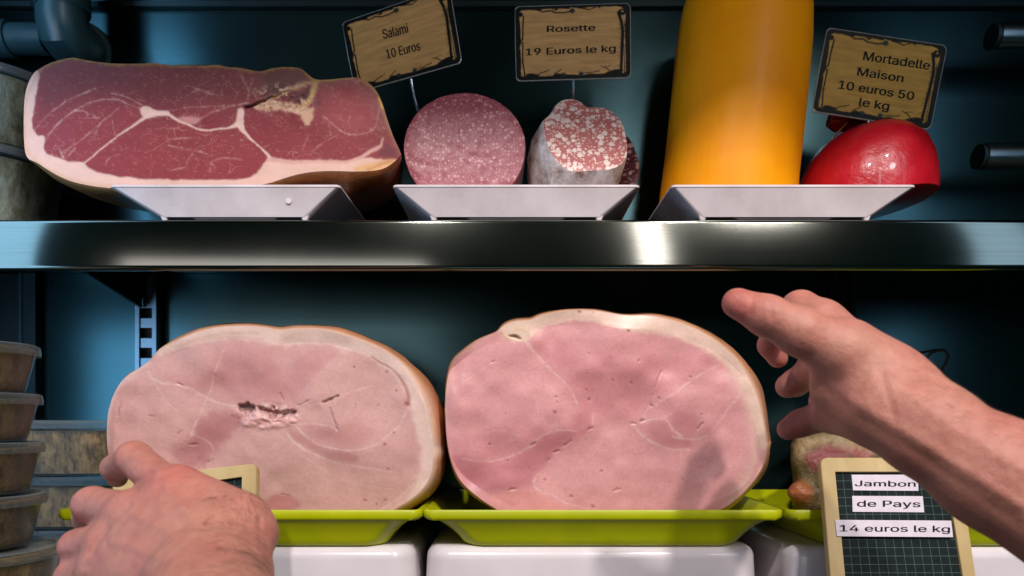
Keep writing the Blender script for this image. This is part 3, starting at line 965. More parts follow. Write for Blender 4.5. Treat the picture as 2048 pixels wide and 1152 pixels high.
    # cracks and blood spots
    C = [([(972, 428), (1000, 416), (1042, 402)], [3, 9, 3], .9, .003), ([(1003, 450), (1018, 495), (1035, 542)], 5, .6, .0012), ([(793, 393), (806, 417)], 5, .7, .001), ([(1108, 438), (1104, 462)], 4, .4, .0005), ([(866, 440), (920, 422)], 3, .6, .001), ([(365, 348), (388, 356)], 6, .7, .001), ([(412, 604), (440, 600)], 6, .8, .001),
         ([(372, 560), (388, 548)], 4, .6, .0006), ([(132, 428), (120, 455), (121, 482)], 5, .5, .001), ([(248, 484), (272, 486)], 4, .5, .0005), ([(485, 680), (505, 672)], 5, .6, .001), ([(800, 812), (830, 818)], 4, .6, .0006), ([(515, 310), (522, 318)], 4, .5, .0005), ([(840, 515), (862, 516)], 4, .5, .0005)]
    for pts, wd, al, hh in C:
        p.stroke(pts, np.array(wd) * .8, (104, 52, 52), al * .75, 3, hh, smooth=False, rough=5)
    for x, y, rad in ((1235, 298, 5), (1280, 377, 5), (1230, 602, 6), (1245, 703, 4), (1145, 832, 5), (1235, 832, 4), (1100, 278, 4), (1195, 850, 4), (1200, 437, 3), (1270, 555, 4), (590, 480, 3), (450, 660, 4)):
        p.spot(x, y, rad, (146, 62, 62), .75)
    # rim light painted into the colour along the left edge
    p.stroke([(70, 600), (74, 500), (92, 408), (130, 340), (180, 302), (240, 262)], 14, (238, 212, 204), 0.75, 9)
    p.c = p.c * 0.90 + np.array(lin((222, 186, 168))) * 0.10
    fibres(p, X, Y, 0.06, 0.25, 70)
    p.mottle(0.05, 16, 90)
    p.mottle(0.06, 7, 95, 2)
    p.h += (fbm(X, Y, 230, 3, 51) - 0.5) * 0.009
    return p.c, p.h


def rind_cooked(seed):
    def f(B, T, a):
        x, y = px_of(B)
        n = fbm(x, y, 40, 4, seed)
        c = np.array(lin((206, 142, 98))) * (0.7 + 0.55 * n)[:, None]
        t = np.clip(1 - T / 0.5, 0, 1)[:, None]
        c = c * (1 - t) + np.array(lin((226, 186, 160))) * t
        d = np.clip(T - 1, 0, 1)[:, None]
        c = c * (1 - 0.35 * d)
        pt = np.clip((fbm(x * 2.0, y * 0.6, 26, 3, seed + 4) - 0.58) / 0.1, 0, 1)[:, None] * np.clip((x - 850 + 0) / 20, 0, 1)[:, None] * (seed == 3)
        c = c * (1 - pt * 0.6) + np.array(lin((196, 180, 170))) * pt * 0.6
        return c
    return f


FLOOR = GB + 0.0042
r_ = ham('cooked_ham', 'pale pink cooked ham with torn hollow at its centre, left of two', 0.622, (180, 600, K6), lh_top, lh_bot, lh_stop, lh_sbot, 0.15, paint_left, M['cooked'], M['rind'], rind_cooked(3), FLOOR, nu=460, nv=260, sil_d=0.045, back=0.82)

# ---- cooked ham, right ---------------------------------------------
K7 = 740 / 1490
rh_top = [(62, 480), (62, 430), (70, 350), (85, 292), (130, 247), (180, 207), (235, 182), (272, 168), (286, 152), (310, 136), (345, 126), (385, 124), (412, 122), (430, 110), (470, 98), (520, 88), (580, 81), (650, 82), (700, 88), (760, 100), (805, 104), (860, 102), (910, 107), (980, 126), (1060, 153), (1130, 193), (1200, 245), (1260, 315), (1300, 385), (1325, 455), (1345, 540), (1356, 620)]
rh_bot = [(62, 480), (66, 590), (80, 670), (100, 730), (130, 780), (200, 840), (270, 885), (360, 940), (500, 985), (700, 1003), (900, 1000), (1040, 965), (1130, 905), (1200, 870), (1260, 820), (1310, 762), (1345, 700), (1356, 620)]
rh_stop = [(58, 480), (59, 430), (66, 346), (82, 286), (128, 242), (179, 203), (234, 178), (270, 164), (281, 146), (305, 126), (345, 113), (385, 110), (405, 110), (432, 94), (475, 83), (525, 77), (585, 72), (655, 75), (705, 80), (762, 94), (808, 95), (862, 92), (912, 93), (984, 107), (1064, 136), (1150, 184), (1230, 240), (1290, 310), (1335, 380), (1352, 445), (1364, 540), (1374, 615)]
rh_sbot = [(58, 480), (62, 595), (76, 680), (96, 742), (126, 792), (196, 850), (266, 893), (360, 945), (500, 985), (700, 1003), (920, 1000), (1060, 970), (1160, 915), (1230, 868), (1300, 800), (1345, 745), (1366, 690), (1374, 615)]


def paint_right(X, Y):
    p = Paint(X, Y, (222, 152, 154), 6, 60)
    pale = (236, 196, 188); fat = (238, 208, 186); dark = (196, 112, 122)
    n = fbm(X, Y, 170, 4, 14)
    p.c *= (0.88 + 0.24 * n)[:, None]
    p.fill([(100, 330), (260, 290), (400, 330), (560, 400), (580, 500), (420, 580), (260, 660), (120, 600)], (224, 154, 156), 0.6, 26)
    p.fill([(250, 360), (400, 390), (450, 480), (420, 540), (260, 540), (180, 450)], (218, 146, 150), 0.5, 30)
    p.fill([(400, 205), (500, 180), (640, 230), (760, 240), (900, 250), (960, 300), (880, 450), (840, 530), (740, 500), (660, 520), (600, 560), (585, 450), (555, 385), (480, 315)], (206, 126, 132), 0.85, 40)
    p.fill([(560, 420), (640, 440), (660, 500), (640, 550), (560, 560), (600, 500)], (200, 116, 126), 0.55, 26)
    p.fill([(930, 300), (1040, 230), (1160, 280), (1100, 340), (1000, 400), (900, 450)], (214, 134, 138), 0.7, 20)
    p.fill([(85, 640), (190, 690), (290, 690), (400, 640), (455, 582), (540, 560), (650, 545), (655, 562), (560, 612), (490, 672), (442, 735), (415, 785), (330, 800), (200, 832), (120, 770)], (192, 106, 118), 0.9, 16, rough=24)
    p.fill([(200, 560), (420, 540), (480, 570), (400, 632), (280, 685), (160, 680), (110, 620)], (206, 124, 132), 0.6, 22)
    p.fill([(210, 835), (330, 803), (420, 800), (560, 868), (600, 1000), (300, 1000)], (226, 150, 144), 0.7, 8)
    p.fill([(440, 740), (560, 615), (660, 555), (760, 520), (830, 545), (900, 630), (1050, 660), (1190, 600), (1300, 700), (1200, 850), (1000, 960), (700, 990), (560, 865), (425, 795)], (226, 158, 158), 0.65, 12)
    p.fill([(868, 540), (955, 525), (985, 590), (1060, 612), (1045, 643), (960, 640), (890, 602)], (194, 116, 124), 0.8, 12)
    p.fill([(960, 480), (1040, 478), (1090, 530), (1070, 590), (1000, 585), (965, 530)], (198, 116, 126), 0.7, 16)
    # fat
    p.fill([(300, 205), (395, 200), (430, 162), (500, 133), (600, 118), (680, 130), (760, 158), (850, 172), (960, 182), (1060, 217), (1150, 268), (1220, 325), (1262, 400), (1290, 500), (1315, 560), (1330, 640), (1400, 640), (1400, 300), (1000, 60), (500, 40), (240, 120)], fat, 0.92, 8, rough=14)
    p.stroke([(1215, 330), (1270, 420), (1300, 540), (1318, 640), (1290, 740), (1210, 850)], 34, (232, 196, 178), 0.7, 20)
    p.stroke([(420, 150), (520, 112), (620, 102), (720, 120), (840, 140)], 4, (222, 170, 150), 0.5, 5)
    p.fill([(290, 165), (330, 140), (400, 140), (410, 180), (390, 205), (340, 200), (300, 195)], (236, 208, 180), 0.9, 5)
    p.stroke([(345, 155), (390, 160), (395, 190)], 4, (206, 160, 128), 0.6, 4)
    p.stroke([(318, 184), (340, 182), (362, 196)], [3, 12, 3], (84, 44, 36), 0.9, 3, 0.003)
    p.stroke([(286, 168), (292, 185), (318, 200)], 10, (208, 150, 112), 0.8, 5)
    S = [([(385, 205), (430, 265), (490, 320), (540, 370), (572, 410), (592, 455)], [14, 12, 7, 5, 4, 3], .7), ([(190, 690), (260, 690), (330, 670), (400, 630), (450, 580), (520, 560), (590, 565)], 5, .7), ([(130, 680), (190, 690)], 4, .5),
         ([(440, 740), (415, 770), (430, 800), (500, 830), (560, 862), (640, 882)], 6, .8), ([(862, 530), (870, 480), (920, 450), (1000, 405), (1080, 345), (1165, 300)], [7, 7, 6, 6, 5, 4], .7), ([(862, 528), (900, 520), (955, 520), (978, 560), (1005, 588)], [6, 5, 5, 7, 12], .8), ([(940, 515), (978, 495)], 5, .6),
         ([(815, 540), (860, 590), (920, 625), (980, 645), (1045, 645)], 6, .8), ([(980, 590), (1050, 605), (1100, 590), (1150, 550), (1200, 480), (1250, 410)], [6, 6, 6, 7, 7, 6], .7), ([(90, 400), (180, 340), (270, 270)], 3, .35), ([(230, 570), (300, 560), (370, 590)], 3, .35), ([(655, 500), (660, 550)], 5, .6), ([(330, 270), (420, 400), (440, 500)], 3, .25),
         ([(140, 400), (130, 330), (180, 220)], 3, .3), ([(1010, 640), (1030, 700), (1020, 760)], 14, .25)]
    for pts, wd, al in S:
        p.stroke(pts, wd, pale, al, 3, 0.0001, rough=7, broken=.7)
    C = [([(885, 462), (905, 400), (935, 325)], 2.5, .45), ([(1073, 560), (1096, 534)], 5, .8), ([(405, 626), (422, 614)], 7, .85), ([(502, 658), (520, 650)], 8, .85), ([(540, 628), (566, 606)], 5, .8), ([(637, 561), (655, 556)], 6, .8), ([(318, 806), (345, 803)], 7, .8), ([(745, 810), (770, 804)], 4, .7), ([(470, 690), (480, 684)], 5, .7), ([(250, 288), (262, 282)], 4, .5), ([(850, 530), (862, 524)], 10, .9), ([(810, 542), (826, 540)], 4, .6)]
    for pts, wd, al in C:
        p.stroke(pts, wd * .8, (110, 48, 54), al * .8, 3, 0.0012, smooth=False, rough=5)
    rr = np.random.RandomState(8)
    for (x, y, rad) in ((505, 430, 4), (510, 455, 3), (500, 492, 5), (630, 400, 4), (640, 440, 5), (810, 375, 4), (735, 360, 4), (838, 286, 4), (690, 730, 4), (570, 828, 5), (465, 765, 4), (658, 872, 6), (795, 165, 5), (600, 85, 6), (1050, 350, 4), (925, 435, 4), (892, 462, 5), (240, 620, 4), (310, 690, 3), (400, 720, 3), (1330, 180, 4), (635, 255, 3), (1090, 500, 3), (1020, 765, 3)):
        p.spot(x, y, rad, (140, 52, 60), .8, 0.0004)
    for _ in range(190):
        x = rr.normal(640, 190); y = rr.normal(440, 150)
        p.spot(x, y, rr.uniform(1.3, 2.8), (150, 68, 76), rr.uniform(.25, .7))
    p.stroke([(62, 560), (62, 430), (72, 345), (90, 290), (140, 245), (240, 185)], 12, (222, 176, 154), 0.7, 8)
    p.c = p.c * 0.86 + np.array(lin((228, 190, 174))) * 0.14
    fibres(p, X, Y, 0.06, -0.35, 71)
    p.mottle(0.055, 16, 93)
    p.mottle(0.06, 7, 96, 2)
    p.h += (fbm(X, Y, 230, 3, 57) - 0.5) * 0.011
    return p.c, p.h


r_['group'] = 'cooked hams on green dishes'
r_ = ham('cooked_ham', 'deeper pink cooked ham with unbroken face, beside the reaching hand', 0.620, (860, 580, K7), rh_top, rh_bot, rh_stop, rh_sbot, 0.15, paint_right, M['cooked'], M['rind'], rind_cooked(6), FLOOR, nu=460, nv=260, sil_d=0.045, back=0.82)
r_['group'] = 'cooked hams on green dishes'

# ================================================================== sausages on the shelf
def speckled(name, meat, fat, cell, thr, rough=0.4, sss=0.1, soft=0.10, rand=1.0, two=None):
    """minced meat with fat pieces: voronoi cells, only some of them fat"""
    m, nt, b = new_mat(name)
    vec = coords(nt)
    nz = N(nt, 'ShaderNodeTexNoise'); nz.inputs['Scale'].default_value = cell * 1.3; nz.inputs['Detail'].default_value = 3
    nt.links.new(vec, nz.inputs['Vector'])
    vm = N(nt, 'ShaderNodeVectorMath', operation='SCALE'); vm.inputs['Scale'].default_value = 0.16 / cell
    nt.links.new(nz.outputs['Color'], vm.inputs[0])
    va = N(nt, 'ShaderNodeVectorMath', operation='ADD')
    nt.links.new(vec, va.inputs[0]); nt.links.new(vm.outputs[0], va.inputs[1])
    cur = mix(nt, noise(nt, vec, cell * 0.5, 4), meat, [x * 0.72 for x in meat])
    height = None
    for ci, (cs, th, al) in enumerate(((cell, thr, 1.0), (cell * 2.3, thr - 0.06, 0.75))):
        vo = N(nt, 'ShaderNodeTexVoronoi'); vo.inputs['Scale'].default_value = cs; vo.inputs['Randomness'].default_value = rand
        nt.links.new(va.outputs[0], vo.inputs['Vector'])
        # per cell radius
        sep = N(nt, 'ShaderNodeSeparateColor'); nt.links.new(vo.outputs['Color'], sep.inputs[0])
        mr = N(nt, 'ShaderNodeMapRange'); mr.inputs['From Min'].default_value = 0.25; mr.inputs['From Max'].default_value = 1.0
        mr.inputs['To Min'].default_value = 0.0; mr.inputs['To Max'].default_value = th
        nt.links.new(sep.outputs[0], mr.inputs['Value'])
        sb = N(nt, 'ShaderNodeMath', operation='SUBTRACT'); nt.links.new(mr.outputs[0], sb.inputs[0]); nt.links.new(vo.outputs['Distance'], sb.inputs[1])
        m2 = N(nt, 'ShaderNodeMapRange'); m2.inputs['From Min'].default_value = 0; m2.inputs['From Max'].default_value = soft; m2.inputs['To Max'].default_value = al
        nt.links.new(sb.outputs[0], m2.inputs['Value'])
        fc = mix(nt, sep.outputs[1], fat, [x * 0.82 for x in fat])
        cur = mix(nt, m2.outputs[0], cur, fc)
        if height is None: height = m2.outputs[0]
    nt.links.new(cur, b.inputs['Base Color'])
    b.inputs['Roughness'].default_value = rough
    b.inputs['Subsurface Weight'].default_value = sss
    b.inputs['Subsurface Radius'].default_value = (0.003, 0.0015, 0.0012)
    b.inputs['Subsurface Scale'].default_value = 0.5
    n1 = bump(nt, b, height, 0.12, 0.0004)
    bump(nt, b, noise(nt, vec, 1500, 3), 0.2, 0.0003, n1)
    return m


M['salami'] = speckled('salami_cut', lin((168, 80, 94)), lin((216, 156, 158)), 360, 0.76, 0.42, 0.08, 0.35)
M['salami_skin'] = simple('salami_skin', lin((120, 60, 66)), lin((150, 84, 86)), 80, 0.4, bscale=300, bstr=0.3)
M['rosette'] = speckled('rosette_cut', lin((200, 120, 116)), lin((246, 224, 214)), 205, 0.80, 0.40, 0.10, 0.10)
M['rosette_dark'] = speckled('rosette_dark_cut', lin((104, 40, 46)), lin((206, 166, 158)), 150, 0.55, 0.45, 0.05, 0.12)


def mold_mat():
    m, nt, b = new_mat('moulded_casing')
    vec = coords(nt)
    f = noise(nt, vec, 70, 6, 0.65)
    f2 = noise(nt, vec, 260, 4, 0.6)
    c = ramp(nt, f, [(0.34, lin((132, 98, 84))), (0.45, lin((200, 188, 182))), (0.60, lin((236, 230, 230)))])
    nt.links.new(mix(nt, 0.35, c, ramp(nt, f2, [(0.35, lin((110, 84, 74))), (0.65, lin((222, 214, 214)))])), b.inputs['Base Color'])
    b.inputs['Roughness'].default_value = 0.8
    bump(nt, b, f2, 0.5, 0.001)
    return m


M['mold'] = mold_mat()


def stub(name, outline, to_px, Dc, slope, rings, label, cat, face_mat, skin_mat, group=None, nrad=26, nang=120, wob=0.0):
    """a cut sausage end: flat (tilted) face whose outline was traced, skin running back from it"""
    k = to_px[2]
    o = np.array(outline, float)
    q = np.vstack([o, o[:1]])
    for _ in range(3):
        n = np.empty((2 * (len(q) - 1), 2)); n[0::2] = .75 * q[:-1] + .25 * q[1:]; n[1::2] = .25 * q[:-1] + .75 * q[1:]
        q = np.vstack([n, n[:1]])
    L = resample(q, nang + 1)[:-1]
    L = np.stack([to_px[0] + L[:, 0] * k, to_px[1] + L[:, 1] * k], -1)
    c = L.mean(0)
    dep = lambda p: Dc + slope[0] * (p[:, 0] - c[0]) / F * Dc + slope[1] * (c[1] - p[:, 1]) / F * Dc
    V = []
    ts = np.linspace(0, 1, nrad)[1:]
    for t in ts:
        pp = c + (L - c) * t
        w3 = Pn(pp[:, 0], pp[:, 1], dep(pp))
        w3[:, 1] += (fbm(pp[:, 0], pp[:, 1], 14, 3, 20) - .5) * 0.0016 + 0.0012 * t ** 10
        V.append(w3)
    V = np.concatenate([Pn(c[:1], c[1:2], Dc)] + V)
    fs = [(0, 1 + i, 1 + (i + 1) % nang) for i in range(nang)]
    for a in range(nrad - 2):
        b0 = 1 + a * nang
        fs += [(b0 + i, b0 + nang + i, b0 + nang + (i + 1) % nang, b0 + (i + 1) % nang) for i in range(nang)]
    E = Pn(L[:, 0], L[:, 1], dep(L)); E[:, 1] += 0.0009
    cen = E.mean(0)
    R = [E]
    for sc, off in rings:
        R.append(cen + (E - cen) * sc + np.array(off))
    if wob:
        for j in range(1, len(R)):
            ph = np.arange(nang) / nang * 2 * math.pi
            d = R[j] - R[j].mean(0)
            R[j] = R[j] + d / (np.linalg.norm(d, axis=1, keepdims=True) + 1e-9) * (wob * (np.abs(np.sin(ph * 5 + j * .6)) - .5 + (fbm(ph * 30, np.full(nang, j * 3.0), 6, 3, 2) - .5)))[:, None]
    lo = np.concatenate(R)[:, 2].min()
    r = empty(name, (cen[0], cen[1] + 0.02, lo), label, cat, group)
    mesh_obj('cut_face', V, fs, face_mat, r)
    m = MB(); m.rings([list(map(tuple, x)) for x in R], False, True)
    m.obj('casing', skin_mat, r, smooth=True, angle=60)
    return r


circ = [(929 + 121.5 * math.cos(a), 292 + 121.5 * math.sin(a) * (0.885 if math.sin(a) < 0 else 1.02)) for a in np.linspace(0, 2 * math.pi, 40)[:-1]]
stub('salami', circ, (0, 0, 1), 0.650, (0.0, 0.10), [(1.012, (0, .002, 0)), (1.0, (0, .05, 0.002)), (0.98, (0, .10, 0.004)), (0.8, (0, .112, 0.004))], 'thick round salami with fine grained pink cut face', 'salami', M['salami'], M['salami_skin'])
k2 = 680 / 1741
ros = [(1092, 640), (1098, 608), (1138, 578), (1150, 542), (1185, 511), (1230, 502), (1280, 515), (1318, 552), (1360, 546), (1420, 552), (1470, 590), (1500, 632), (1515, 690), (1526, 760), (1516, 812), (1480, 850), (1430, 868), (1340, 870), (1250, 880), (1200, 862), (1150, 812), (1112, 742)]
stub('rosette_sausage', ros, (660, 0, k2), 0.655, (0.10, 0.55), [(1.03, (-.0015, .003, -.002)), (1.10, (-.007, .016, -.013)), (1.11, (-.010, .030, -.024)), (1.06, (-.012, .045, -.030)), (0.92, (-.012, .055, -.031))], 'rosette sausage stub with white mould casing and coarse fat flecks', 'sausage', M['rosette'], M['mold'], 'rosette sausages', wob=0.0014)
ros2 = [(1440, 850), (1470, 760), (1505, 690), (1530, 700), (1556, 745), (1580, 815), (1586, 860), (1578, 910), (1555, 950), (1500, 975), (1450, 950)]
stub('rosette_sausage', ros2, (660, 0, k2), 0.715, (-0.25, 0.3), [(1.03, (0, .003, -.001)), (1.02, (.001, .02, -.006)), (0.9, (0, .045, -.010)), (0.6, (0, .052, -.010))], 'darker rosette sausage end half hidden behind the white moulded one', 'sausage', M['rosette_dark'], M['mold'], 'rosette sausages', wob=0.0008)


# tall orange sausage: a leaning, slightly waisted cylinder with a rounded top
def orange_mat():
    m, nt, b = new_mat('orange_casing')
    vec = coords(nt)
    f = noise(nt, vec, 14, 5, 0.6)
    nt.links.new(ramp(nt, f, [(0.3, lin((240, 150, 3))), (0.7, lin((252, 168, 6)))]), b.inputs['Base Color'])
    b.inputs['Roughness'].default_value = 0.5
    b.inputs['Specular IOR Level'].default_value = 0.2
    b.inputs['Subsurface Weight'].default_value = 0.15
    b.inputs['Subsurface Radius'].default_value = (0.008, 0.004, 0.0005)
    b.inputs['Coat Weight'].default_value = 0.05
    b.inputs['Coat Roughness'].default_value = 0.3
    n1 = bump(nt, b, noise(nt, coords(nt, (1, 1, .25)), 60, 4), 0.22, 0.003)
    bump(nt, b, noise(nt, vec, 900, 3), 0.10, 0.0003, n1)
    return m


M['orange'] = orange_mat()
k3 = 768 / 1966
cl = [(1030, 98, 790), (940, 109, 795), (800, 128, 810), (600, 150, 832), (400, 170, 851), (250, 184, 864), (100, 206, 866), (20, 224, 852), (-40, 246, 830), (-90, 290, 788), (-115, 350, 728), (-125, 440, 640)]
Ds = 0.698
loops = []
for (zy, l, rr_) in cl:
    x0 = 1280 + l * k3; x1 = 1280 + rr_ * k3; y = zy * k3
    c = P((x0 + x1) / 2, y, Ds); rad = (x1 - x0) / 2 / F * Ds * 0.985
    loops.append([(c.x + rad * math.cos(2 * math.pi * i / 72), c.y + rad * math.sin(2 * math.pi * i / 72), c.z) for i in range(72)])
b0 = [(x, y, SH_TOP + 0.0062) for x, y, z in loops[0]]
loops = [[(x * .97 + .03 * sum(p[0] for p in b0) / 72, y * .97 + .03 * Ds, SH_TOP + 0.0060) for x, y, z in b0]] + loops
r = empty('orange_sausage', (sum(p[0] for p in b0) / 72, Ds, SH_TOP + 0.006), 'tall sausage in smooth orange casing standing on the right tray', 'sausage')
m = MB(); m.rings(loops); m.obj('casing', M['orange'], r, smooth=True, angle=70)
tp = loops[-1][0]
tc = Vector((sum(p[0] for p in loops[-1]) / 72, Ds, tp[2]))
m = MB(); m.tube([tc + Vector((0, 0, -.002)), tc + Vector((0.001, 0, .004)), tc + Vector((.002, 0, .010))], [.010, .006, .009], 14); m.obj('tied_end', M['orange'], r, smooth=True)

# red mortadella dome with its tied tail
M['red'] = simple('red_casing', lin((170, 12, 28)), lin((198, 20, 38)), 30, 0.34, bscale=24, bstr=0.45, bdist=0.006, coat=0.30, sss=0.05)
k5 = 340 / 1567
Dm = 0.703
zb = P(0, 402, Dm - .03).z - .004
cxm = P(1727, 0, Dm).x; R0 = 130 / F * Dm
r = empty('mortadella', (cxm, Dm, zb), 'glossy red mortadella half with tied top on the right tray', 'sausage')
# right and left shoulder heights differ; the cut base rises to the right
sil = [(0.93, 0.0), (1.0, 0.03), (1.01, 0.16), (0.99, 0.34), (0.94, 0.55), (0.84, 0.74), (0.68, 0.87), (0.46, 0.95), (0.22, 0.99), (0.06, 1.0)]
H0 = P(0, 247, Dm).z - zb
loops = []
for (fx, fz) in sil:
    lp = []
    for i in range(96):
        a = 2 * math.pi * i / 96
        ca = math.cos(a)
        wr = 1 + (0.015 * math.sin(a * 9 + 1) + 0.010 * math.sin(a * 17)) * max(0, fz - .6)
        x = fx * R0 * ca * wr; y = fx * R0 * math.sin(a) * wr
        base = 0.011 * (ca * fx) + 0.004
        hgt = H0 * (1.0 - 0.10 * max(0, -ca * fx)) - 0.004 - 0.02 * max(0, -ca * fx) * fz * (1 - fz) * 2
        z = base + (hgt - base) * fz
        lp.append((cxm + x + 0.10 * R0 * fz * fz * .5, Dm + y, zb + z))
    loops.append(lp)
m = MB(); m.rings(loops); m.obj('casing', M['red'], r, smooth=True, angle=50)
m = MB()
kp = [P(1742, 268, Dm + .012), P(1722, 252, Dm + .014), P(1700, 245, Dm + .016), P(1676, 240, Dm + .018), P(1660, 236, Dm + .018)]
m.tube(kp, [.010, .0065, .009, .012, .009], 14); m.obj('tied_tail', M['red'], r, smooth=True)
m = MB(); m.tube([P(1664, 276, Dm + .015), P(1690, 250, Dm + .005), P(1700, 240, Dm - .002)], .0011, 8); m.obj('clip_wire', M['wire'], r, smooth=True)


# ================================================================== printed price tags
ART_GOLD = [(20, 70), (60, 30), (180, 25), (280, 35), (300, 60), (330, 22), (500, 17), (530, 45), (560, 17), (700, 27), (730, 8), (800, 17), (830, 28), (1000, 10), (1080, 10), (1120, 25), (1150, 8), (1350, 10), (1420, 30), (1462, 80), (1467, 150), (1452, 300), (1457, 500), (1467, 880), (1432, 908), (1395, 892), (1385, 860), (1240, 872), (1180, 902), (1050, 905), (950, 900), (880, 915), (720, 905), (620, 893), (520, 882), (450, 915), (280, 918), (230, 880), (160, 870), (110, 880), (100, 912), (40, 908), (30, 850), (42, 700), (36, 560), (20, 530), (42, 480), (35, 250)]


def paint_tag(u, v, gold):
    x = u * 1500; y = v * 940
    p = Paint(x, y, (14, 20, 20), 0.5, 30)
    p.fill([((a - 750) * .965 + 750, (b_ - 470) * .955 + 470) for a, b_ in ART_GOLD], gold, 1, 4, smooth=False, rough=12)
    n = fbm(x * 0.12, y, 26, 4, 12)
    m = np.clip((p.c.sum(1) - 0.1) * 5, 0, 1)
    p.c *= (1 + (n - .5) * 0.55 * m)[:, None]
    bk = (12, 18, 18)
    for pts, wd in [([(110, 120), (98, 250), (92, 420), (58, 442), (92, 470), (86, 700), (112, 890)], 13), ([(45, 120), (62, 300), (60, 420)], 8), ([(45, 500), (60, 700), (62, 860)], 6), ([(1345, 110), (1385, 220), (1402, 350), (1390, 560), (1386, 700), (1372, 890)], 26), ([(1422, 220), (1412, 500), (1422, 700), (1426, 890)], 7),
                    ([(335, 30), (345, 75), (460, 62), (520, 88), (640, 92), (715, 78)], 13), ([(470, 25), (525, 62), (540, 30)], 8), ([(860, 38), (970, 62), (1050, 30)], 11), ([(240, 893), (330, 852), (440, 818)], 9), ([(250, 868), (340, 905), (450, 912)], 8), ([(500, 868), (590, 818)], 9), ([(870, 872), (1000, 866), (1090, 848)], 8), ([(1115, 788), (1180, 815), (1240, 860)], 9), ([(1150, 800), (1240, 785)], 5), ([(1240, 870), (1300, 850), (1390, 850)], 22)]:
        p.stroke(pts, wd * 1.45, bk, 1, 3, smooth=False, rough=8)
    for x_, y_, r_ in ((66, 100, 30), (1395, 105, 42)):
        p.spot(x_, y_, r_, bk, 1, 0, 4)
    for x_, y_, r_ in ((745, 70, 30), (620, 885, 27), (850, 878, 26)):
        p.spot(x_, y_, r_, (22, 44, 46), 1, 0, 5); p.spot(x_ + 5, y_ - 6, r_ * .3, (60, 90, 90), .8, 0, 4)
    p.spot(1400, 95, 12, gold, .8, 0, 4)
    rr = np.random.RandomState(3)
    for yy in np.arange(150, 870, 15):
        l = rr.uniform(10, 60) * (0.5 + 0.5 * min(1, abs(yy - 420) / 150))
        p.stroke([(1385, yy), (1385 - l, yy + rr.uniform(-3, 3))], [8, 2], bk, .95, 2.5, smooth=False)
        if rr.rand() < .6:
            p.stroke([(96, yy), (96 + l * .4, yy)], [6, 2], bk, .8, 2.5, smooth=False)
    return p.c


try:      # plain grotesque that ships inside Blender; the built-in font stands in if it is missing
    import os
    FONT = bpy.data.fonts.load(os.path.join(bpy.utils.resource_path('LOCAL'), 'datafiles', 'fonts', 'Inter.woff2'))
except Exception:
    FONT = None


import mathutils


def text_part(body, name, fn, mat, parent, bold=0.0):
    cu = bpy.data.curves.new('lettering', 'FONT')
    cu.body = body
    if FONT: cu.font = FONT
    to = bpy.data.objects.new('lettering_src', cu)
    COL.objects.link(to)
    bpy.context.view_layer.update()
    dg = bpy.context.evaluated_depsgraph_get()
    cv = to.to_curve(dg)
    loops = []
    for sp in cv.splines:
        bp = sp.bezier_points; n = len(bp); pts = []
        for i in range(n):
            a, c = bp[i], bp[(i + 1) % n]
            pts += [p_.xy for p_ in mathutils.geometry.interpolate_bezier(a.co, a.handle_right, c.handle_left, c.co, 5)[:-1]]
        q = np.array([tuple(p_) for p_ in pts])
        q = q[np.linalg.norm(q - np.roll(q, 1, 0), axis=1) > 1e-6]
        ar = 0.5 * np.sum(q[:, 0] * np.roll(q[:, 1], -1) - np.roll(q[:, 0], -1) * q[:, 1])
        loops.append((q, ar))
    to.to_curve_clear()
    bpy.data.objects.remove(to); bpy.data.curves.remove(cu)
    # constrained triangulation of all contours, triangles kept by winding number (overlapping strokes merge)
    vv = []; ee = []
    for q, ar in loops:
        n0 = len(vv); vv += [Vector(p_) for p_ in q]; ee += [(n0 + i, n0 + (i + 1) % len(q)) for i in range(len(q))]
    ov, oe, of, _, _, _ = mathutils.geometry.delaunay_2d_cdt(vv, ee, [], 0, 1e-6)
    v2 = np.array([tuple(v_) for v_ in ov]); tri = np.array(of)
    cen = v2[tri].mean(1)
    wind = np.zeros(len(tri))
    for q, ar in loops:
        a0 = q[None] - cen[:, None]; a1 = np.roll(a0, -1, 1)
        wind += np.arctan2(a0[..., 0] * a1[..., 1] - a0[..., 1] * a1[..., 0], (a0 * a1).sum(-1)).sum(1)
    tri = tri[np.abs(wind) > 1.0]
    co = []; fs = []; layer = []
    for j, dx in enumerate((0, -bold, bold)):        # slightly heavier strokes
        n0 = len(co)
        co += (v2 + [dx, 0]).tolist(); fs += [tuple(int(i) + n0 for i in t_) for t_ in tri]
        layer += [j * 0.00003] * len(v2)
    co = np.array(co)
    lo = co.min(0); hi = co.max(0)
    u = (co[:, 0] - lo[0]) / (hi[0] - lo[0]); v = 1 - (co[:, 1] - lo[1]) / (hi[1] - lo[1])
    V = fn(u, v) - np.array([0, 1, 0]) * np.array(layer)[:, None]
    return mesh_obj(name, V, fs, mat, parent, smooth=False)


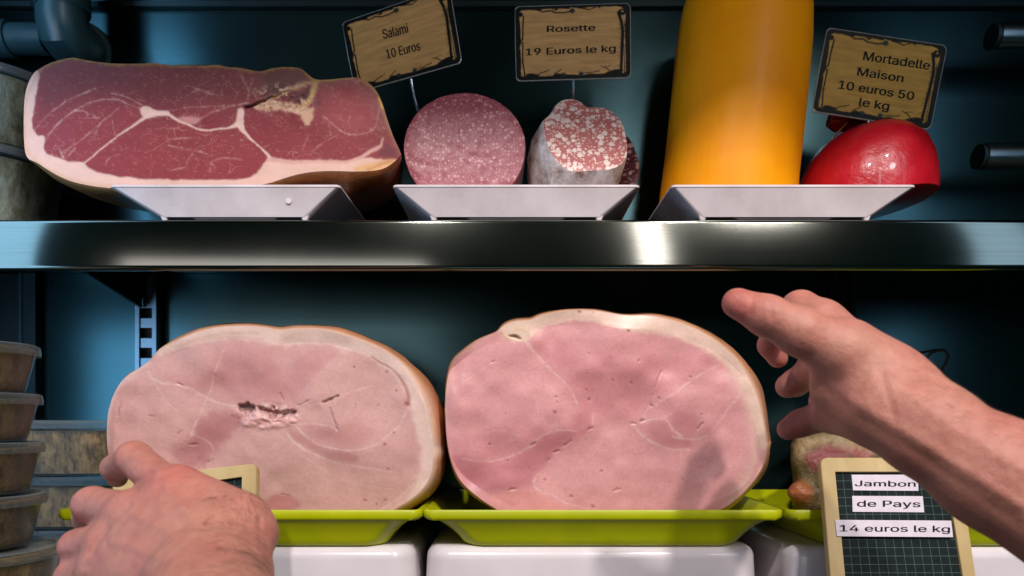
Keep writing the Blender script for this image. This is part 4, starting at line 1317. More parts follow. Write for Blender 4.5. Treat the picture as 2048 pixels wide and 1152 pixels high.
def price_tag(cor, D, label, lines, gold, stems, rc=0.045):
    """cor: TL, TR, BR, BL photo pixels; lines: (text, centre u, v, width, height in tag units, slant)"""
    c = np.array(cor, float)

    def mp(u, v, d=0.0):
        u = np.asarray(u)[..., None]; v = np.asarray(v)[..., None]
        q = c[0] * (1 - u) * (1 - v) + c[1] * u * (1 - v) + c[2] * u * v + c[3] * (1 - u) * v
        return Pn(q[..., 0], q[..., 1], D) + np.array([0, d, 0])
    bc = mp(np.array([.5]), np.array([1.0]))[0]
    r = empty('price_tag', tuple(bc), label, 'price tag', 'gold scroll price tags')
    asp = 1.55
    ru = rc; rv = rc * asp
    th = np.linspace(0, math.pi / 2, 8)
    top = [(0, .5)] + [(0, rv)] + [(ru - ru * math.cos(t), rv - rv * math.sin(t)) for t in th[1:]] + [(1 - ru + ru * math.sin(t), rv - rv * math.cos(t)) for t in th[:-1]] + [(1, rv), (1, .5)]
    bot = [(0, .5), (0, 1 - rv)] + [(ru - ru * math.cos(t), 1 - rv + rv * math.sin(t)) for t in th[1:]] + [(1 - ru + ru * math.sin(t), 1 - rv + rv * math.cos(t)) for t in th[:-1]] + [(1, 1 - rv), (1, .5)]
    X, Y, q, loop = column_face(top, bot, 230, 130, 0)
    mesh_obj('printed_face', mp(X, Y), q, M['tag_face'], r, cols=paint_tag(X, Y, gold))
    sub = loop[::3]
    e = 1.014
    f = lambda s_, d: mp((X[sub] - .5) * s_ + .5, (Y[sub] - .5) * (1 + (s_ - 1) * asp) + .5, d)
    m = MB(); m.rings([list(map(tuple, a)) for a in (f(1.0, .0001), f(e, .0004), f(e, .0016), f(.99, .0020))], False, True)
    m.obj('backing_plate', M['tag_edge'], r, smooth=True, angle=30)
    for t, cu_, cv, wd, ht, sl in lines:
        text_part(t, 'lettering', lambda u, v: mp(cu_ + (u - .5) * wd, cv + (v - .5) * ht + (u - .5) * sl, -.0003), M['print'], r, 0.016)
    for st in stems:
        m = MB(); m.tube(st, 0.0011, 8); m.obj('stem', M['wire'], r, smooth=True)
    return r


price_tag([(684, 46), (898, -27), (923, 124), (711, 184)], 0.69, 'gold scroll price tag reading Salami 10 Euros, tilted left',
          [('Salami', .455, .345, .235, .135, .02), ('10 Euros', .495, .625, .315, .125, .02)], (188, 148, 92), [[P(822, 158, .6915), P(828, 190, .6915), P(836, 222, .70)]])
price_tag([(1030, 14), (1260, 7), (1261, 154), (1033, 161)], 0.675, 'gold scroll price tag reading Rosette 19 Euros le kg',
          [('Rosette', .485, .315, .425, .085, .0), ('19 Euros le kg', .478, .625, .79, .120, -.015)], (188, 150, 96), [[P(1146, 150, .6765), P(1147, 180, .6765), P(1149, 214, .688)]])
price_tag([(1655, 56), (1894, 92), (1860, 258), (1625, 221)], 0.672, 'gold scroll price tag reading Mortadelle Maison 10 euros 50 le kg',
          [('Mortadelle', .615, .262, .56, .105, .0), ('Maison', .505, .455, .39, .10, .0), ('10 euros 50', .495, .645, .64, .10, .0), ('le kg', .50, .825, .255, .125, .0)], (172, 140, 66), [[P(1738, 236, .6735), P(1736, 252, .6745), P(1734, 266, .686)]])


# ================================================================== slate price boards
def hit_plane(px, py, A, n):
    px = np.asarray(px, float); py = np.asarray(py, float)
    d = np.stack([(px - CX) / F, np.ones_like(px), (HOR - py) / F], -1)
    t = (np.array(A) @ n) / (d @ n)
    return d * t[..., None]


def slate(to_px, outer, inner, D0, D1, rows, cols_, papers, label):
    """outer / inner: TL, TR, BR, BL in tracing units; D0 / D1 distance of top and bottom edge"""
    k = to_px[2]
    px = lambda p: (to_px[0] + p[0] * k, to_px[1] + p[1] * k)
    tl = px(outer[0]); bl = px(outer[3]); tr = px(outer[1])
    A = np.array(P(tl[0], tl[1], D0)); B = np.array(P(bl[0], bl[1], D1)); C = np.array(P(tr[0], tr[1], D0))
    n = np.cross(C - A, B - A); n /= np.linalg.norm(n)
    if n[1] > 0: n = -n

    def hp(pts, off=0.0):
        pts = np.asarray(pts, float)
        return hit_plane(to_px[0] + pts[:, 0] * k, to_px[1] + pts[:, 1] * k, A, n) + n * off
    r = empty('slate_price_board', tuple((hp([outer[3]])[0] + hp([outer[2]])[0]) / 2), label, 'price board', 'slate price boards')
    o = np.array(outer, float); i = np.array(inner, float)

    def rounded(q, rad):
        out = []
        for a in range(4):
            p0 = q[a - 1]; p1 = q[a]; p2 = q[(a + 1) % 4]
            d0 = (p0 - p1) / np.linalg.norm(p0 - p1); d2 = (p2 - p1) / np.linalg.norm(p2 - p1)
            for t in np.linspace(0, 1, 7):
                a_ = p1 + d0 * rad * (1 - t) ** 2 + d2 * rad * t ** 2
                out.append(a_)
        return np.array(out)
    lo = rounded(o, 60); li = rounded(i, 3)
    lo2 = lo + (o.mean(0) - lo) * 0.008
    li2 = li + (li - i.mean(0)) * 0.006
    T = 0.0035
    m = MB()
    L = [hp(li, -.0008), hp(li, T - .0004), hp(li2, T), hp(lo2, T), hp(lo, T - .0008), hp(lo, -.0035), hp(li, -.0035)]
    m.rings([list(map(tuple, x)) for x in L], False, False)
    m.obj('wooden_frame', M['frame_wood'], r, smooth=True, angle=30)
    sl = hp(i, .0008); sb = hp(i, -.0022)
    m = MB(); m.add(list(map(tuple, np.vstack([sl, sb]))), [(0, 1, 2, 3), (7, 6, 5, 4), (0, 4, 5, 1), (1, 5, 6, 2), (2, 6, 7, 3), (3, 7, 4, 0)])
    m.obj('slate', M['slate'], r)
    # ruled grid
    W = i; m = MB()
    q4 = lambda u, v: W[0] * (1 - u) * (1 - v) + W[1] * u * (1 - v) + W[2] * u * v + W[3] * (1 - u) * v
    for a in range(1, rows):
        v = a / rows; h = 0.0013
        m.add(list(map(tuple, hp([q4(0, v - h), q4(1, v - h), q4(1, v + h), q4(0, v + h)], .00095))), [(0, 1, 2, 3)])
    for a in range(1, cols_):
        u = a / cols_; h = 0.0017
        m.add(list(map(tuple, hp([q4(u - h, 0), q4(u + h, 0), q4(u + h, 1), q4(u - h, 1)], .00105))), [(0, 1, 2, 3)])
    tag(m.obj('grid_lines', M['slate_line'], r), None, kind='stuff')
    for text, quad, tb in papers:
        qd = np.array(quad, float)
        zf = 0.0041 if text[0].isdigit() else 0.0012
        a = hp(qd, zf + .0003); b_ = hp(qd, zf)
        m = MB(); m.add(list(map(tuple, np.vstack([a, b_]))), [(0, 1, 2, 3), (7, 6, 5, 4), (0, 4, 5, 1), (1, 5, 6, 2), (2, 6, 7, 3), (3, 7, 4, 0)])
        pp = m.obj('paper_strip', M['paper'], r)
        text_part(text, 'lettering', lambda u, v: hp(np.stack([tb[0] + (tb[2] - tb[0]) * u, tb[1] + (tb[3] - tb[1]) * v + tb[4] * u], -1), zf + .0005), M['print'], pp, 0.012)
    return r


KS = 518 / 1913
slate((1530, 840, KS), [(396, 284), (1411, 286), (1618, 1700), (516, 1700)], [(506, 390), (1318, 390), (1510, 1560), (618, 1560)], 0.595, 0.548, 19, 13,
      [('Jambon', [(634, 407), (1122, 407), (1126, 526), (645, 522)], (655, 450, 1105, 492, 4)), ('de Pays', [(638, 563), (1158, 565), (1168, 684), (642, 680)], (672, 596, 1140, 655, 4)), ('14 euros le kg', [(500, 744), (1352, 750), (1366, 871), (514, 864)], (532, 782, 1342, 842, 6))],
      'slate price board reading Jambon de Pays with pale wooden frame')
KH = 500 / 1973
slate((80, 860, KH), [(585, 392), (1722, 268), (1700, 1750), (700, 1750)], [(720, 500), (1606, 376), (1585, 1600), (815, 1600)], 0.545, 0.515, 18, 13, [], 'slate price board with pale wooden frame gripped by the left hand')


# ================================================================== tubs of food
def contents_mat(name, a, b_, c_, sc):
    m, nt, b = new_mat(name)
    vec = coords(nt)
    vd = coords(nt, (1, 1, 0.8))
    f = noise(nt, vd, sc, 6, 0.68)
    vo = N(nt, 'ShaderNodeTexVoronoi'); vo.inputs['Scale'].default_value = sc * 0.9
    nt.links.new(vec, vo.inputs['Vector'])
    c1 = ramp(nt, f, [(0.30, a), (0.48, b_), (0.68, c_)])
    sp = N(nt, 'ShaderNodeSeparateColor'); nt.links.new(vo.outputs['Color'], sp.inputs[0])
    f3 = noise(nt, coords(nt, (1, 1, .35)), sc * 2.6, 5, 0.7)
    c2 = mix(nt, 0.45, c1, ramp(nt, f3, [(0.38, a), (0.62, c_)]))
    nt.links.new(c2, b.inputs['Base Color'])
    b.inputs['Roughness'].default_value = 0.4
    bump(nt, b, f, 0.8, 0.004)
    return m


M['rillettes'] = contents_mat('potted_meat', lin((26, 16, 7)), lin((134, 90, 44)), lin((214, 164, 98)), 70)
M['pale_food'] = contents_mat('pale_terrine', lin((60, 56, 34)), lin((176, 160, 122)), lin((232, 226, 210)), 45)


def round_tub(px, py_top, py_bot, D, rpx, label, group, food, taper=0.86, lid='lid', drip=0.92):
    c = P(px, py_bot, D)
    R = rpx / F * D
    h = P(0, py_top, D).z - c.z
    r = empty('food_tub', tuple(c), label, 'tub', group)
    rb = R * taper
    hb = h - 0.004
    m = MB(); m.lathe([(rb * .93, .0015), (rb * .95, .0008), (rb, .003), (R * .965, hb), (R * .955, hb), (rb * .985, .004)], c, 56); m.obj('tub_body', M['clear'], r, smooth=True, angle=50)
    m = MB(); m.lathe([(rb * .90, .0022), (rb * .97, .0042), (rb * .97 + (R * .945 - rb * .97) * drip, hb * drip), (R * .5, hb * drip + .001)], c, 56); m.obj('filling', M[food], r, smooth=True, angle=50)
    if lid:
        m = MB(); m.lathe([(R * .98, h - .0085), (R * 1.02, h - .0085), (R * 1.03, h - .005), (R * 1.01, h - .0008), (R * .98, h), (R * .93, h - .0002), (R * .91, h - .0022), (R * .3, h - .0024)], c, 56)
        m.obj('lid', M[lid], r, smooth=True, angle=40)
    return r


g1 = 'pale food tubs stacked at the left end of the shelf'
zs = SH_TOP + 0.0005
Dt = 0.722
yb = HOR - zs / Dt * F
ym = yb - (431 - 249) * 1.0
round_tub(-14, ym, yb, Dt, 126, 'round clear tub with marbled food, bottom of the shelf stack', g1, 'pale_food', 0.80, 'milky_lid')
round_tub(-10, ym - 152, ym - 0.5, Dt, 124, 'round clear tub with pale food, on top of the shelf stack', g1, 'pale_food', 0.86, 'milky_lid')

g2 = 'brown food tubs stacked at the lower left'
Dn = 0.545
tops = [688, 787, 884, 988, 1094]
nm = ['topmost of the near stack of clear brown food tubs', 'second from top of the near stack of brown food tubs', 'middle tub of the near stack of brown food tubs', 'fourth from top of the near stack of brown food tubs']
zc = COUNTER + 0.0005
for i in range(4):
    round_tub(-58 + i * 2, tops[i], tops[i + 1] - 0.6, Dn, 114 + i * 2, nm[i], g2, 'rillettes', 0.80, drip=0.97)
ybt = HOR - zc / Dn * F
round_tub(-40, tops[4], ybt, Dn, 138, 'wide tub at the foot of the near stack in the corner', g2, 'rillettes', 0.86, drip=0.95)


def rect_tub(x0, x1, py_top, py_bot, D, label):
    zt = P(0, py_top, D).z; zb_ = P(0, py_bot, D).z
    X0 = P(x0, 0, D).x; X1 = P(x1, 0, D).x
    Y1 = D + 0.085
    r = empty('food_tub', ((X0 + X1) / 2, D + .04, zb_), label, 'tub', 'brown food tubs behind the left ham')
    i = 0.004
    lo = rrect(X0 + i * 1.8, X1 - i * 1.8, D + i * 1.8, Y1 - i * 1.8, .012, zb_ + .0004); hi = rrect(X0 + i, X1 - i, D + i, Y1 - i, .014, zt - .007)
    m = MB(); m.rings([lo, hi], True, False); m.obj('tub_body', M['clear'], r, smooth=True, angle=50)
    j = i + .0016
    m = MB(); m.rings([rrect(X0 + j * 1.8, X1 - j * 1.8, D + j * 1.8, Y1 - j * 1.8, .012, zb_ + .0022), rrect(X0 + j, X1 - j, D + j, Y1 - j, .014, zt - .0105)]); m.obj('filling', M['rillettes'], r, smooth=True, angle=50)
    m = MB(); m.rings([rrect(X0 + .002, X1 - .002, D + .002, Y1 - .002, .015, zt - .0088), rrect(X0, X1, D, Y1, .016, zt - .008), rrect(X0, X1, D, Y1, .016, zt - .003), rrect(X0 + .002, X1 - .002, D + .002, Y1 - .002, .015, zt - .0002), rrect(X0 + .006, X1 - .006, D + .006, Y1 - .006, .012, zt - .0006), rrect(X0 + .008, X1 - .008, D + .008, Y1 - .008, .011, zt - .003)])
    m.obj('lid', M['lid'], r, smooth=True, angle=40)


Dr = 0.66
ycb = HOR - zc / Dr * F
tt = [840, 954, 1062]
rect_tub(16, 262, tt[0], tt[1] - .5, Dr, 'top rectangular tub of brown food behind the left ham')
rect_tub(10, 256, tt[1], tt[2] - .5, Dr, 'second rectangular tub of brown food behind the green dish')
rect_tub(4, 252, tt[2], ycb, Dr, 'lowest rectangular tub of brown food behind the white bin')

# ================================================================== smooth blended solids (bodies, bone-in ham)
def surface_nets(f, org, h):
    nx, ny, nz = f.shape
    ins = f < 0
    cnt = np.zeros((nx - 1, ny - 1, nz - 1), np.float32)
    acc = np.zeros((nx - 1, ny - 1, nz - 1, 3), np.float32)
    cor = [(a, b, c) for a in (0, 1) for b in (0, 1) for c in (0, 1)]
    sl = lambda A, c: A[c[0]:nx - 1 + c[0], c[1]:ny - 1 + c[1], c[2]:nz - 1 + c[2]]
    for i, a in enumerate(cor):
        for b in cor[i + 1:]:
            if sum(abs(p - q) for p, q in zip(a, b)) != 1: continue
            fa = sl(f, a); fb = sl(f, b)
            cr = (fa < 0) != (fb < 0)
            t = np.where(cr, fa / np.where(cr, fa - fb, 1), 0)
            for k in range(3):
                acc[..., k] += np.where(cr, a[k] + t * (b[k] - a[k]), 0)
            cnt += cr
    act = cnt > 0
    idx = np.full(act.shape, -1, int)
    idx[act] = np.arange(act.sum())
    ijk = np.argwhere(act)
    V = (ijk + acc[act] / cnt[act][:, None]) * h + np.array(org)
    Q = []
    for ax in range(3):
        A = [slice(1, -1)] * 3; A[ax] = slice(0, -1)
        B = [slice(1, -1)] * 3; B[ax] = slice(1, None)
        fa = ins[tuple(A)]; fb = ins[tuple(B)]
        e = np.argwhere(fa != fb)
        if len(e) == 0: continue
        sgn = fa[tuple(e.T)]
        u = (ax + 1) % 3; v = (ax + 2) % 3
        p = e.copy()
        for k in range(3):
            if k != ax: p[:, k] += 1
        def cell(du, dv):
            q = p.copy(); q[:, u] -= du; q[:, v] -= dv
            return idx[q[:, 0], q[:, 1], q[:, 2]]
        q = np.stack([cell(1, 1), cell(0, 1), cell(0, 0), cell(1, 0)], -1)
        q[~sgn] = q[~sgn][:, ::-1]
        Q.append(q)
    Q = np.concatenate(Q)
    Q = Q[(Q >= 0).all(1)]
    return V, Q


def blended(prims, h, k=0.006, pad=0.006, cut=None):
    """prims: (a, b, ra, rb[, k]) tapered capsules joined with a smooth union"""
    pts = np.array([list(p[0]) + [p[2]] for p in prims] + [list(p[1]) + [p[3]] for p in prims])
    lo = (pts[:, :3] - pts[:, 3:]).min(0) - pad; hi = (pts[:, :3] + pts[:, 3:]).max(0) + pad
    n = np.ceil((hi - lo) / h).astype(int) + 1
    g = [lo[i] + np.arange(n[i]) * h for i in range(3)]
    X, Y, Z = np.meshgrid(*[a.astype(np.float32) for a in g], indexing='ij')
    f = None
    for p in prims:
        a = np.array(p[0], np.float32); b = np.array(p[1], np.float32); ra, rb = p[2], p[3]
        kk = p[4] if len(p) > 4 else k
        m = max(ra, rb) + 0.02
        l3 = np.minimum(a, b) - m; h3 = np.maximum(a, b) + m
        s = tuple(slice(max(0, int((l3[i] - lo[i]) / h)), min(n[i], int((h3[i] - lo[i]) / h) + 2)) for i in range(3))
        d = b - a; L = float(d @ d) + 1e-9
        x, y, z = X[s], Y[s], Z[s]
        t = np.clip(((x - a[0]) * d[0] + (y - a[1]) * d[1] + (z - a[2]) * d[2]) / L, 0, 1)
        dd = np.sqrt((x - a[0] - t * d[0]) ** 2 + (y - a[1] - t * d[1]) ** 2 + (z - a[2] - t * d[2]) ** 2) - (ra + (rb - ra) * t)
        if f is None:
            f = np.full(X.shape, 0.02, np.float32)
            f[s] = dd
            continue
        c = f[s]
        hh = np.maximum(kk - np.abs(c - dd), 0) / kk
        f[s] = np.minimum(c, dd) - hh * hh * kk * 0.25
    if cut is not None:
        f = cut(f, X, Y, Z)
    return surface_nets(f, lo, h)


def smooth_mesh(V, Q, it=3, lam=0.5):
    n = len(V)
    E = np.concatenate([Q[:, [0, 1]], Q[:, [1, 2]], Q[:, [2, 3]], Q[:, [3, 0]]])
    E = np.concatenate([E, E[:, ::-1]])
    deg = np.bincount(E[:, 0], minlength=n)[:, None]
    for _ in range(it):
        S = np.stack([np.bincount(E[:, 0], V[E[:, 1], k], n) for k in range(3)], -1)
        V = V + lam * (S / np.maximum(deg, 1) - V)
    return V


def skin_mat():
    m, nt, b = new_mat('skin')
    vec = coords(nt)
    at = N(nt, 'ShaderNodeAttribute', attribute_name='Col')
    f = noise(nt, vec, 130, 5, 0.65)
    f2 = noise(nt, vec, 35, 4, 0.6)
    g = ramp(nt, f, [(0.3, (0.80, 0.74, 0.74)), (0.7, (1.0, 1.0, 1.0))])
    g2 = ramp(nt, f2, [(0.3, (0.92, 0.78, 0.80)), (0.7, (1.0, 1.0, 0.97))])
    c = mix(nt, 1.0, at.outputs['Color'], g, 'MULTIPLY')
    c = mix(nt, 1.0, c, g2, 'MULTIPLY')
    nt.links.new(c, b.inputs['Base Color'])
    b.inputs['Roughness'].default_value = 0.48
    b.inputs['Specular IOR Level'].default_value = 0.4
    b.inputs['Subsurface Weight'].default_value = 0.22
    b.inputs['Subsurface Radius'].default_value = (0.005, 0.002, 0.0012)
    b.inputs['Subsurface Scale'].default_value = 0.6
    vo = N(nt, 'ShaderNodeTexVoronoi', feature='DISTANCE_TO_EDGE'); vo.inputs['Scale'].default_value = 900
    nt.links.new(vec, vo.inputs['Vector'])
    n1 = bump(nt, b, vo.outputs['Distance'], 0.40, 0.0006)
    n2 = bump(nt, b, noise(nt, coords(nt, (1, 1, 1)), 260, 5, 0.65), 0.55, 0.0010, n1)
    return m


M['skin'] = skin_mat()


def skin_cols(V, joints, base=(198, 140, 122), red=(198, 106, 96)):
    c = np.tile(np.array(lin(base)), (len(V), 1))
    rd = np.array(lin(red))
    a = np.zeros(len(V))
    for j, rad in joints:
        d = np.linalg.norm(V - np.array(j), axis=1)
        a = np.maximum(a, np.exp(-(d / rad) ** 2))
    return c * (1 - .6 * a[:, None]) + rd * .6 * a[:, None]


def normals(V, Q):
    n = np.zeros_like(V)
    fn = np.cross(V[Q[:, 2]] - V[Q[:, 0]], V[Q[:, 3]] - V[Q[:, 1]])
    for k in range(4):
        for c in range(3):
            n[:, c] += np.bincount(Q[:, k], fn[:, c], len(V))
    return n / (np.linalg.norm(n, axis=1, keepdims=True) + 1e-12)


from mathutils.kdtree import KDTree


def hairs(V, Nn, sel, count, length, dirpx, rad, seed):
    rr = np.random.RandomState(seed)
    ids = rr.choice(sel, count)
    mb = MB()
    kd = KDTree(len(V))
    for i_, v_ in enumerate(V): kd.insert(v_, i_)
    kd.balance()
    for i in ids:
        p = Vector(V[i]) + Vector(rr.uniform(-.0006, .0006, 3)); n = Vector(Nn[i])
        g = Vector((dirpx[0] + rr.normal(0, .35), 0.15 * rr.normal(), dirpx[1] + rr.normal(0, .35)))
        g = (g - n * g.dot(n)).normalized()
        L = length * rr.uniform(.5, 1.15)
        bend = rr.normal(0, .15)
        side = n.cross(g)
        pts = []
        for t in (0, .35, .7, 1.0):
            h_ = p + g * (L * t) + side * (L * bend * t * t)
            c_, j_, _ = kd.find(h_)
            nj = Vector(Nn[j_])
            pts.append(h_ - nj * (h_ - c_).dot(nj) + nj * (0.00012 + 0.0009 * t))     # lies along the skin
        mb.tube(pts, [rad, rad * .9, rad * .6, rad * .15], 3, False)
    return mb


def zh(x, y, D):
    return tuple(P(80 + x * KH, 860 + y * KH, D))


person = empty('person', tuple(P(1000, 1500, 0.30)), 'bare hands and right forearm of a person reaching over the counter', 'person')

# ---- left hand -----------------------------------------------------
I = [zh(1010, 470, .425), zh(745, 222, .452), zh(600, 300, .480), zh(610, 375, .496)]
Md = [zh(720, 655, .425), zh(415, 592, .448), zh(392, 700, .482), zh(450, 770, .500)]
Rg = [zh(560, 885, .420), zh(305, 925, .440), zh(300, 1035, .474), zh(380, 1090, .495)]
Pk = [zh(480, 1110, .415), zh(255, 1165, .434), zh(265, 1265, .464), zh(340, 1310, .485)]
prims = [
    (zh(1500, 1160, .372), I[0], .0175, .0135, .012), (zh(1400, 1210, .370), Md[0], .0180, .0135, .012), (zh(1250, 1270, .372), Rg[0], .0170, .0130, .012), (zh(1120, 1320, .376), Pk[0], .0155, .0122, .012),
    (zh(1250, 820, .398), zh(800, 760, .420), .013, .0125, .012),
    (I[0], I[1], .0128, .0106, .005), (I[1], I[2], .0106, .0092, .004), (I[2], I[3], .0092, .0072, .004),
    (Md[0], Md[1], .0130, .0115, .005), (Md[1], Md[2], .0113, .0100, .004), (Md[2], Md[3], .0100, .0085, .004),
    (Rg[0], Rg[1], .0125, .0110, .005), (Rg[1], Rg[2], .0108, .0096, .004), (Rg[2], Rg[3], .0096, .0080, .004),
    (Pk[0], Pk[1], .0115, .0098, .005), (Pk[1], Pk[2], .0096, .0086, .004), (Pk[2], Pk[3], .0086, .0074, .004),
    (zh(1560, 1090, .378), zh(1668, 820, .404), .0165, .0140, .007), (zh(1668, 820, .404), zh(1560, 650, .455), .0138, .0122, .006), (zh(1560, 650, .455), zh(1330, 590, .485), .0120, .0100, .005),
    (zh(1130, 440, .426), zh(1600, 650, .408), .0115, .0120, .010), (zh(1400, 800, .392), zh(1560, 760, .400), .014, .013, .010),
    (zh(1350, 1250, .366), zh(1480, 1800, .300), .0265, .0330, .014), (zh(1240, 1240, .370), zh(1340, 1800, .310), .0230, .030, .014),
]
V, Q = blended(prims, 0.0014)
V = smooth_mesh(V, Q, 3)
Nn = normals(V, Q)
# knuckle creases, veins and tendons as real relief
hx = (CX + V[:, 0] / V[:, 1] * F - 80) / KH; hy = (HOR - V[:, 2] / V[:, 1] * F - 860) / KH


def line_d(pts):
    best = np.full(len(V), 1e9)
    for (ax, ay), (bx, by) in zip(pts[:-1], pts[1:]):
        dx, dy = bx - ax, by - ay
        t = np.clip(((hx - ax) * dx + (hy - ay) * dy) / (dx * dx + dy * dy), 0, 1)
        best = np.minimum(best, np.hypot(hx - ax - t * dx, hy - ay - t * dy))
    return best


disp = np.zeros(len(V))
for pts, wd, am in [([(1380, 1000), (1080, 560), (1010, 470)], 45, .0011), ([(1280, 1020), (980, 790), (740, 650)], 45, .0011), ([(1180, 1090), (900, 980), (580, 880)], 42, .0010), ([(1500, 950), (1350, 700), (1150, 620), (950, 640)], 24, .0007), ([(1150, 620), (1000, 560)], 18, .0005),
                    ([(870, 330), (780, 400), (740, 420)], 26, -.0016), ([(520, 740), (620, 660), (700, 600)], 30, -.0012), ([(400, 970), (440, 880), (520, 780)], 26, -.0014), ([(1740, 700), (1735, 820), (1750, 1000)], 26, -.0022), ([(700, 130), (640, 200), (620, 250)], 12, -.0004), ([(740, 120), (690, 190)], 8, -.0003)]:
    d = line_d(pts)
    disp += am * np.exp(-(d / wd) ** 2)
disp += (fbm(hx, hy, 60, 4, 33) - .5) * .0006
front = np.clip(-Nn[:, 1] + .1, 0, 1)
V = V + Nn * (disp * front)[:, None]
cols = skin_cols(V, [(I[1], .012), (Md[1], .011), (Rg[1], .011), (Pk[1], .010), (I[0], .016), (zh(1100, 420, .42), .018), (Md[0], .012), (Rg[0], .012)])
hand = mesh_obj('left_hand', V, Q, M['skin'], person, cols=cols)
hand['label'] = 'left hand seen from the back gripping the slate board'
facing = -(Nn * V).sum(1) / np.linalg.norm(V, axis=1)
sel = np.where((facing > .12) & (V[:, 1] < .45) & (hx > 900) & (hx < 1780) & (hy > 430) & (hy < 1300) & (hx + (1150 - hy) * .15 > 1080))[0]
wsel = np.repeat(sel, 1 + (hx[sel] > 1350).astype(int) * 2)
sel = sel[(hx[sel] > 1150 + (1150 - hy[sel]) * .25) & (RNG.rand(len(sel)) < np.clip((hx[sel] - 1000) / 600, .05, 1))]
tag(hairs(V, Nn, sel, 900, .0075, (0.25, -1.0), .000042, 5).obj('hair', M['hair'], hand), None, kind='stuff')

# ---- right hand and forearm ----------------------------------------
rp = lambda x, y, D: tuple(P(x, y, D))
prims = [
    (rp(2280, 1122, .355), rp(1989, 946, .390), .0345, .0298, .010), (rp(1989, 946, .390), rp(1850, 858, .406), .0298, .0255, .010), (rp(1850, 858, .406), rp(1762, 806, .418), .0255, .0225, .010),
    (rp(1870, 850, .410), rp(1790, 772, .424), .0225, .0185, .010),
    # palm: thumb ball, middle, little finger side
    (rp(1800, 770, .422), rp(1690, 705, .428), .0185, .0200, .012), (rp(1765, 815, .420), rp(1680, 775, .440), .0190, .0180, .012), (rp(1740, 838, .425), rp(1668, 832, .455), .0150, .0118, .010),
    (rp(1760, 745, .430), rp(1640, 650, .455), .0170, .0155, .012),
    # thumb
    (rp(1690, 705, .428), rp(1600, 665, .428), .0165, .0140, .008), (rp(1600, 662, .428), rp(1535, 632, .432), .0138, .0122, .006), (rp(1535, 632, .432), rp(1474, 606, .437), .0122, .0094, .005),
    # index: knuckle bulges above the thumb, finger curls away
    (rp(1640, 650, .455), rp(1600, 618, .470), .0150, .0115, .008), (rp(1600, 618, .470), rp(1560, 640, .512), .0115, .0100, .006), (rp(1560, 640, .512), rp(1540, 690, .535), .0098, .0088, .004), (rp(1540, 690, .535), rp(1556, 716, .535), .0088, .0078, .004),
    # middle
    (rp(1660, 720, .460), rp(1625, 735, .500), .0125, .0105, .007), (rp(1625, 735, .500), rp(1592, 765, .528), .0102, .0100, .004), (rp(1592, 765, .528), rp(1576, 772, .520), .0100, .0092, .004),
    # ring, mostly hidden
    (rp(1680, 780, .460), rp(1650, 800, .498), .0115, .0100, .007), (rp(1650, 800, .498), rp(1640, 830, .515), .0098, .0090, .004),
    # little finger
    (rp(1680, 815, .452), rp(1640, 834, .470), .0120, .0098, .007), (rp(1640, 834, .470), rp(1602, 846, .478), .0098, .0092, .004), (rp(1602, 846, .478), rp(1577, 858, .480), .0090, .0078, .004),
]
V, Q = blended(prims, 0.0016)
V = smooth_mesh(V, Q, 3)
Nn = normals(V, Q)
hx = CX + V[:, 0] / V[:, 1] * F; hy = HOR - V[:, 2] / V[:, 1] * F
disp = np.zeros(len(V))
for pts, wd, am in [([(1700, 800), (1820, 870), (2040, 1010)], 12, .0012), ([(1720, 840), (1830, 905), (2040, 1050)], 10, -.0008), ([(1780, 760), (1900, 850), (2048, 940)], 14, .0008), ([(1560, 690), (1640, 770), (1690, 810)], 10, -.0013), ([(1505, 590), (1500, 625)], 6, -.0005), ([(1540, 600), (1545, 640)], 6, -.0005), ([(1530, 660), (1600, 690)], 14, -.0005), ([(1760, 735), (1790, 840)], 8, -.0006), ([(1560, 838), (1590, 868)], 4, -.0003)]:
    disp += am * np.exp(-(line_d(pts) / wd) ** 2)
disp += (fbm(hx, hy, 30, 4, 35) - .5) * .0006
front = np.clip(-Nn[:, 1] + .1, 0, 1)
V = V + Nn * (disp * front)[:, None]
cols = skin_cols(V, [(rp(1474, 606, .43), .016), (rp(1545, 700, .535), .016), (rp(1577, 858, .48), .014), (rp(1600, 618, .47), .014), (rp(1585, 770, .525), .014)])
arm = mesh_obj('right_arm', V, Q, M['skin'], person, cols=cols)
arm['label'] = 'right forearm and open hand reaching past the ham'
sel = np.where((hx > 1830) & (hy < 620 + (hx - 1500) * .52) & (Nn[:, 2] > .2))[0]
tag(hairs(V, Nn, sel, 600, .008, (-.8, .1), .000040, 6).obj('hair', M['hair'], arm), None, kind='stuff')

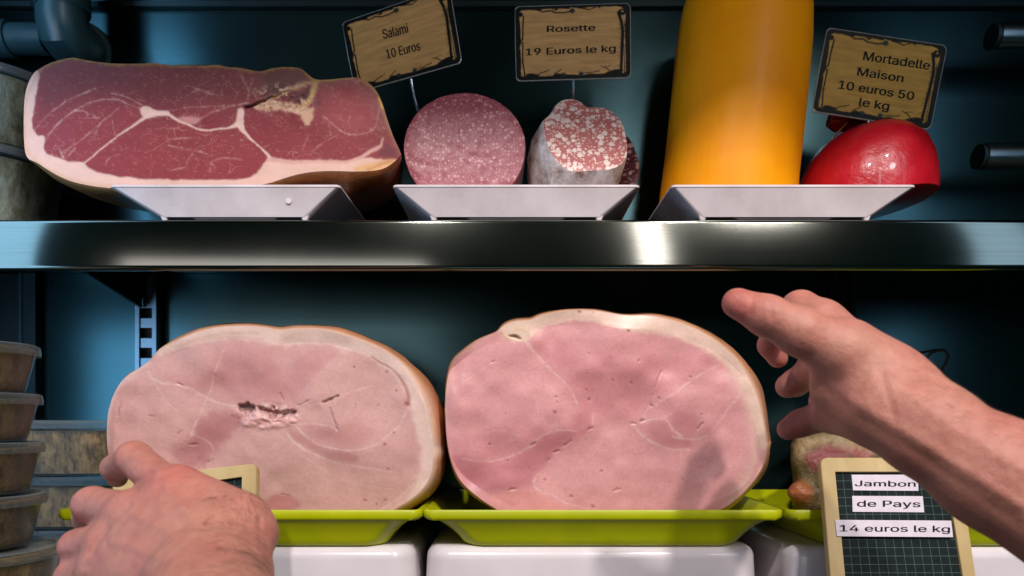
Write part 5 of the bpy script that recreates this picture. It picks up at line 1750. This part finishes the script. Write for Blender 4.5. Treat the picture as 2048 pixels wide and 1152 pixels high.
# ---- bone-in country ham behind the arm ----------------------------
M['country'] = painted('country_ham_skin', 0.5, 0.08, 160, 0.7, 0.003, 0.35, 180)
prims = [
    (rp(1660, 960, .690), rp(1720, 900, .715), .030, .040, .02), (rp(1720, 905, .715), rp(1840, 840, .735), .040, .030, .02), (rp(1840, 815, .735), rp(1862, 800, .742), .026, .014, .015),
    (rp(1632, 1000, .680), rp(1700, 985, .695), .022, .030, .015), (rp(1598, 985, .668), rp(1625, 992, .685), .0095, .014, .006), (rp(1612, 890, .690), rp(1680, 900, .705), .014, .030, .012), (rp(1620, 930, .688), rp(1650, 950, .69), .017, .025, .012), (rp(1720, 1000, .70), rp(1850, 960, .725), .03, .04, .02)]
V, Q = blended(prims, 0.0022)
V = smooth_mesh(V, Q, 2)
Nn = normals(V, Q)
hx = CX + V[:, 0] / V[:, 1] * F; hy = HOR - V[:, 2] / V[:, 1] * F
V = V + Nn * ((fbm(hx, hy, 26, 4, 44) - .5) * .006)[:, None]
V[:, 2] = np.maximum(V[:, 2], FLOOR + .0006)
p = Paint(hx, hy, (96, 82, 46), 4, 20)
n = fbm(hx, hy, 30, 4, 46)
p.c *= (.35 + 1.1 * n)[:, None]
p.fill([(1570, 890), (1660, 860), (1760, 890), (1760, 915), (1680, 895), (1620, 900), (1590, 930)], (176, 150, 108), .85, 8, rough=16)
p.fill([(1612, 905), (1650, 885), (1680, 895), (1700, 915), (1690, 940), (1640, 940), (1610, 925)], (142, 62, 66), .9, 7, rough=10)
p.fill([(1690, 895), (1740, 900), (1750, 920), (1700, 915)], (176, 84, 90), .7, 8, rough=12)
p.spot(1596, 985, 22, (176, 104, 62), .9, 0, 8)
r = empty('country_ham', (V[:, 0].mean(), V[:, 1].mean(), V[:, 2].min()), 'bone-in country ham with yellowish fat behind the slate board at right', 'ham')
mesh_obj('meat', V, Q, M['country'], r, cols=p.c)
sp = [P(1800, 712, .742), P(1838, 706, .742), P(1870, 700, .742), P(1888, 700, .742), P(1897, 710, .742), P(1893, 724, .742), P(1884, 738, .744), P(1890, 755, .746)]
m = MB(); m.tube(sp, .0014, 8); m.obj('string', M['string'], r, smooth=True)
m = MB(); m.tube([P(1884, 700, .741), P(1862, 706, .741), P(1848, 722, .742), P(1850, 760, .742)], .0013, 8); m.obj('string', M['string'], r, smooth=True)
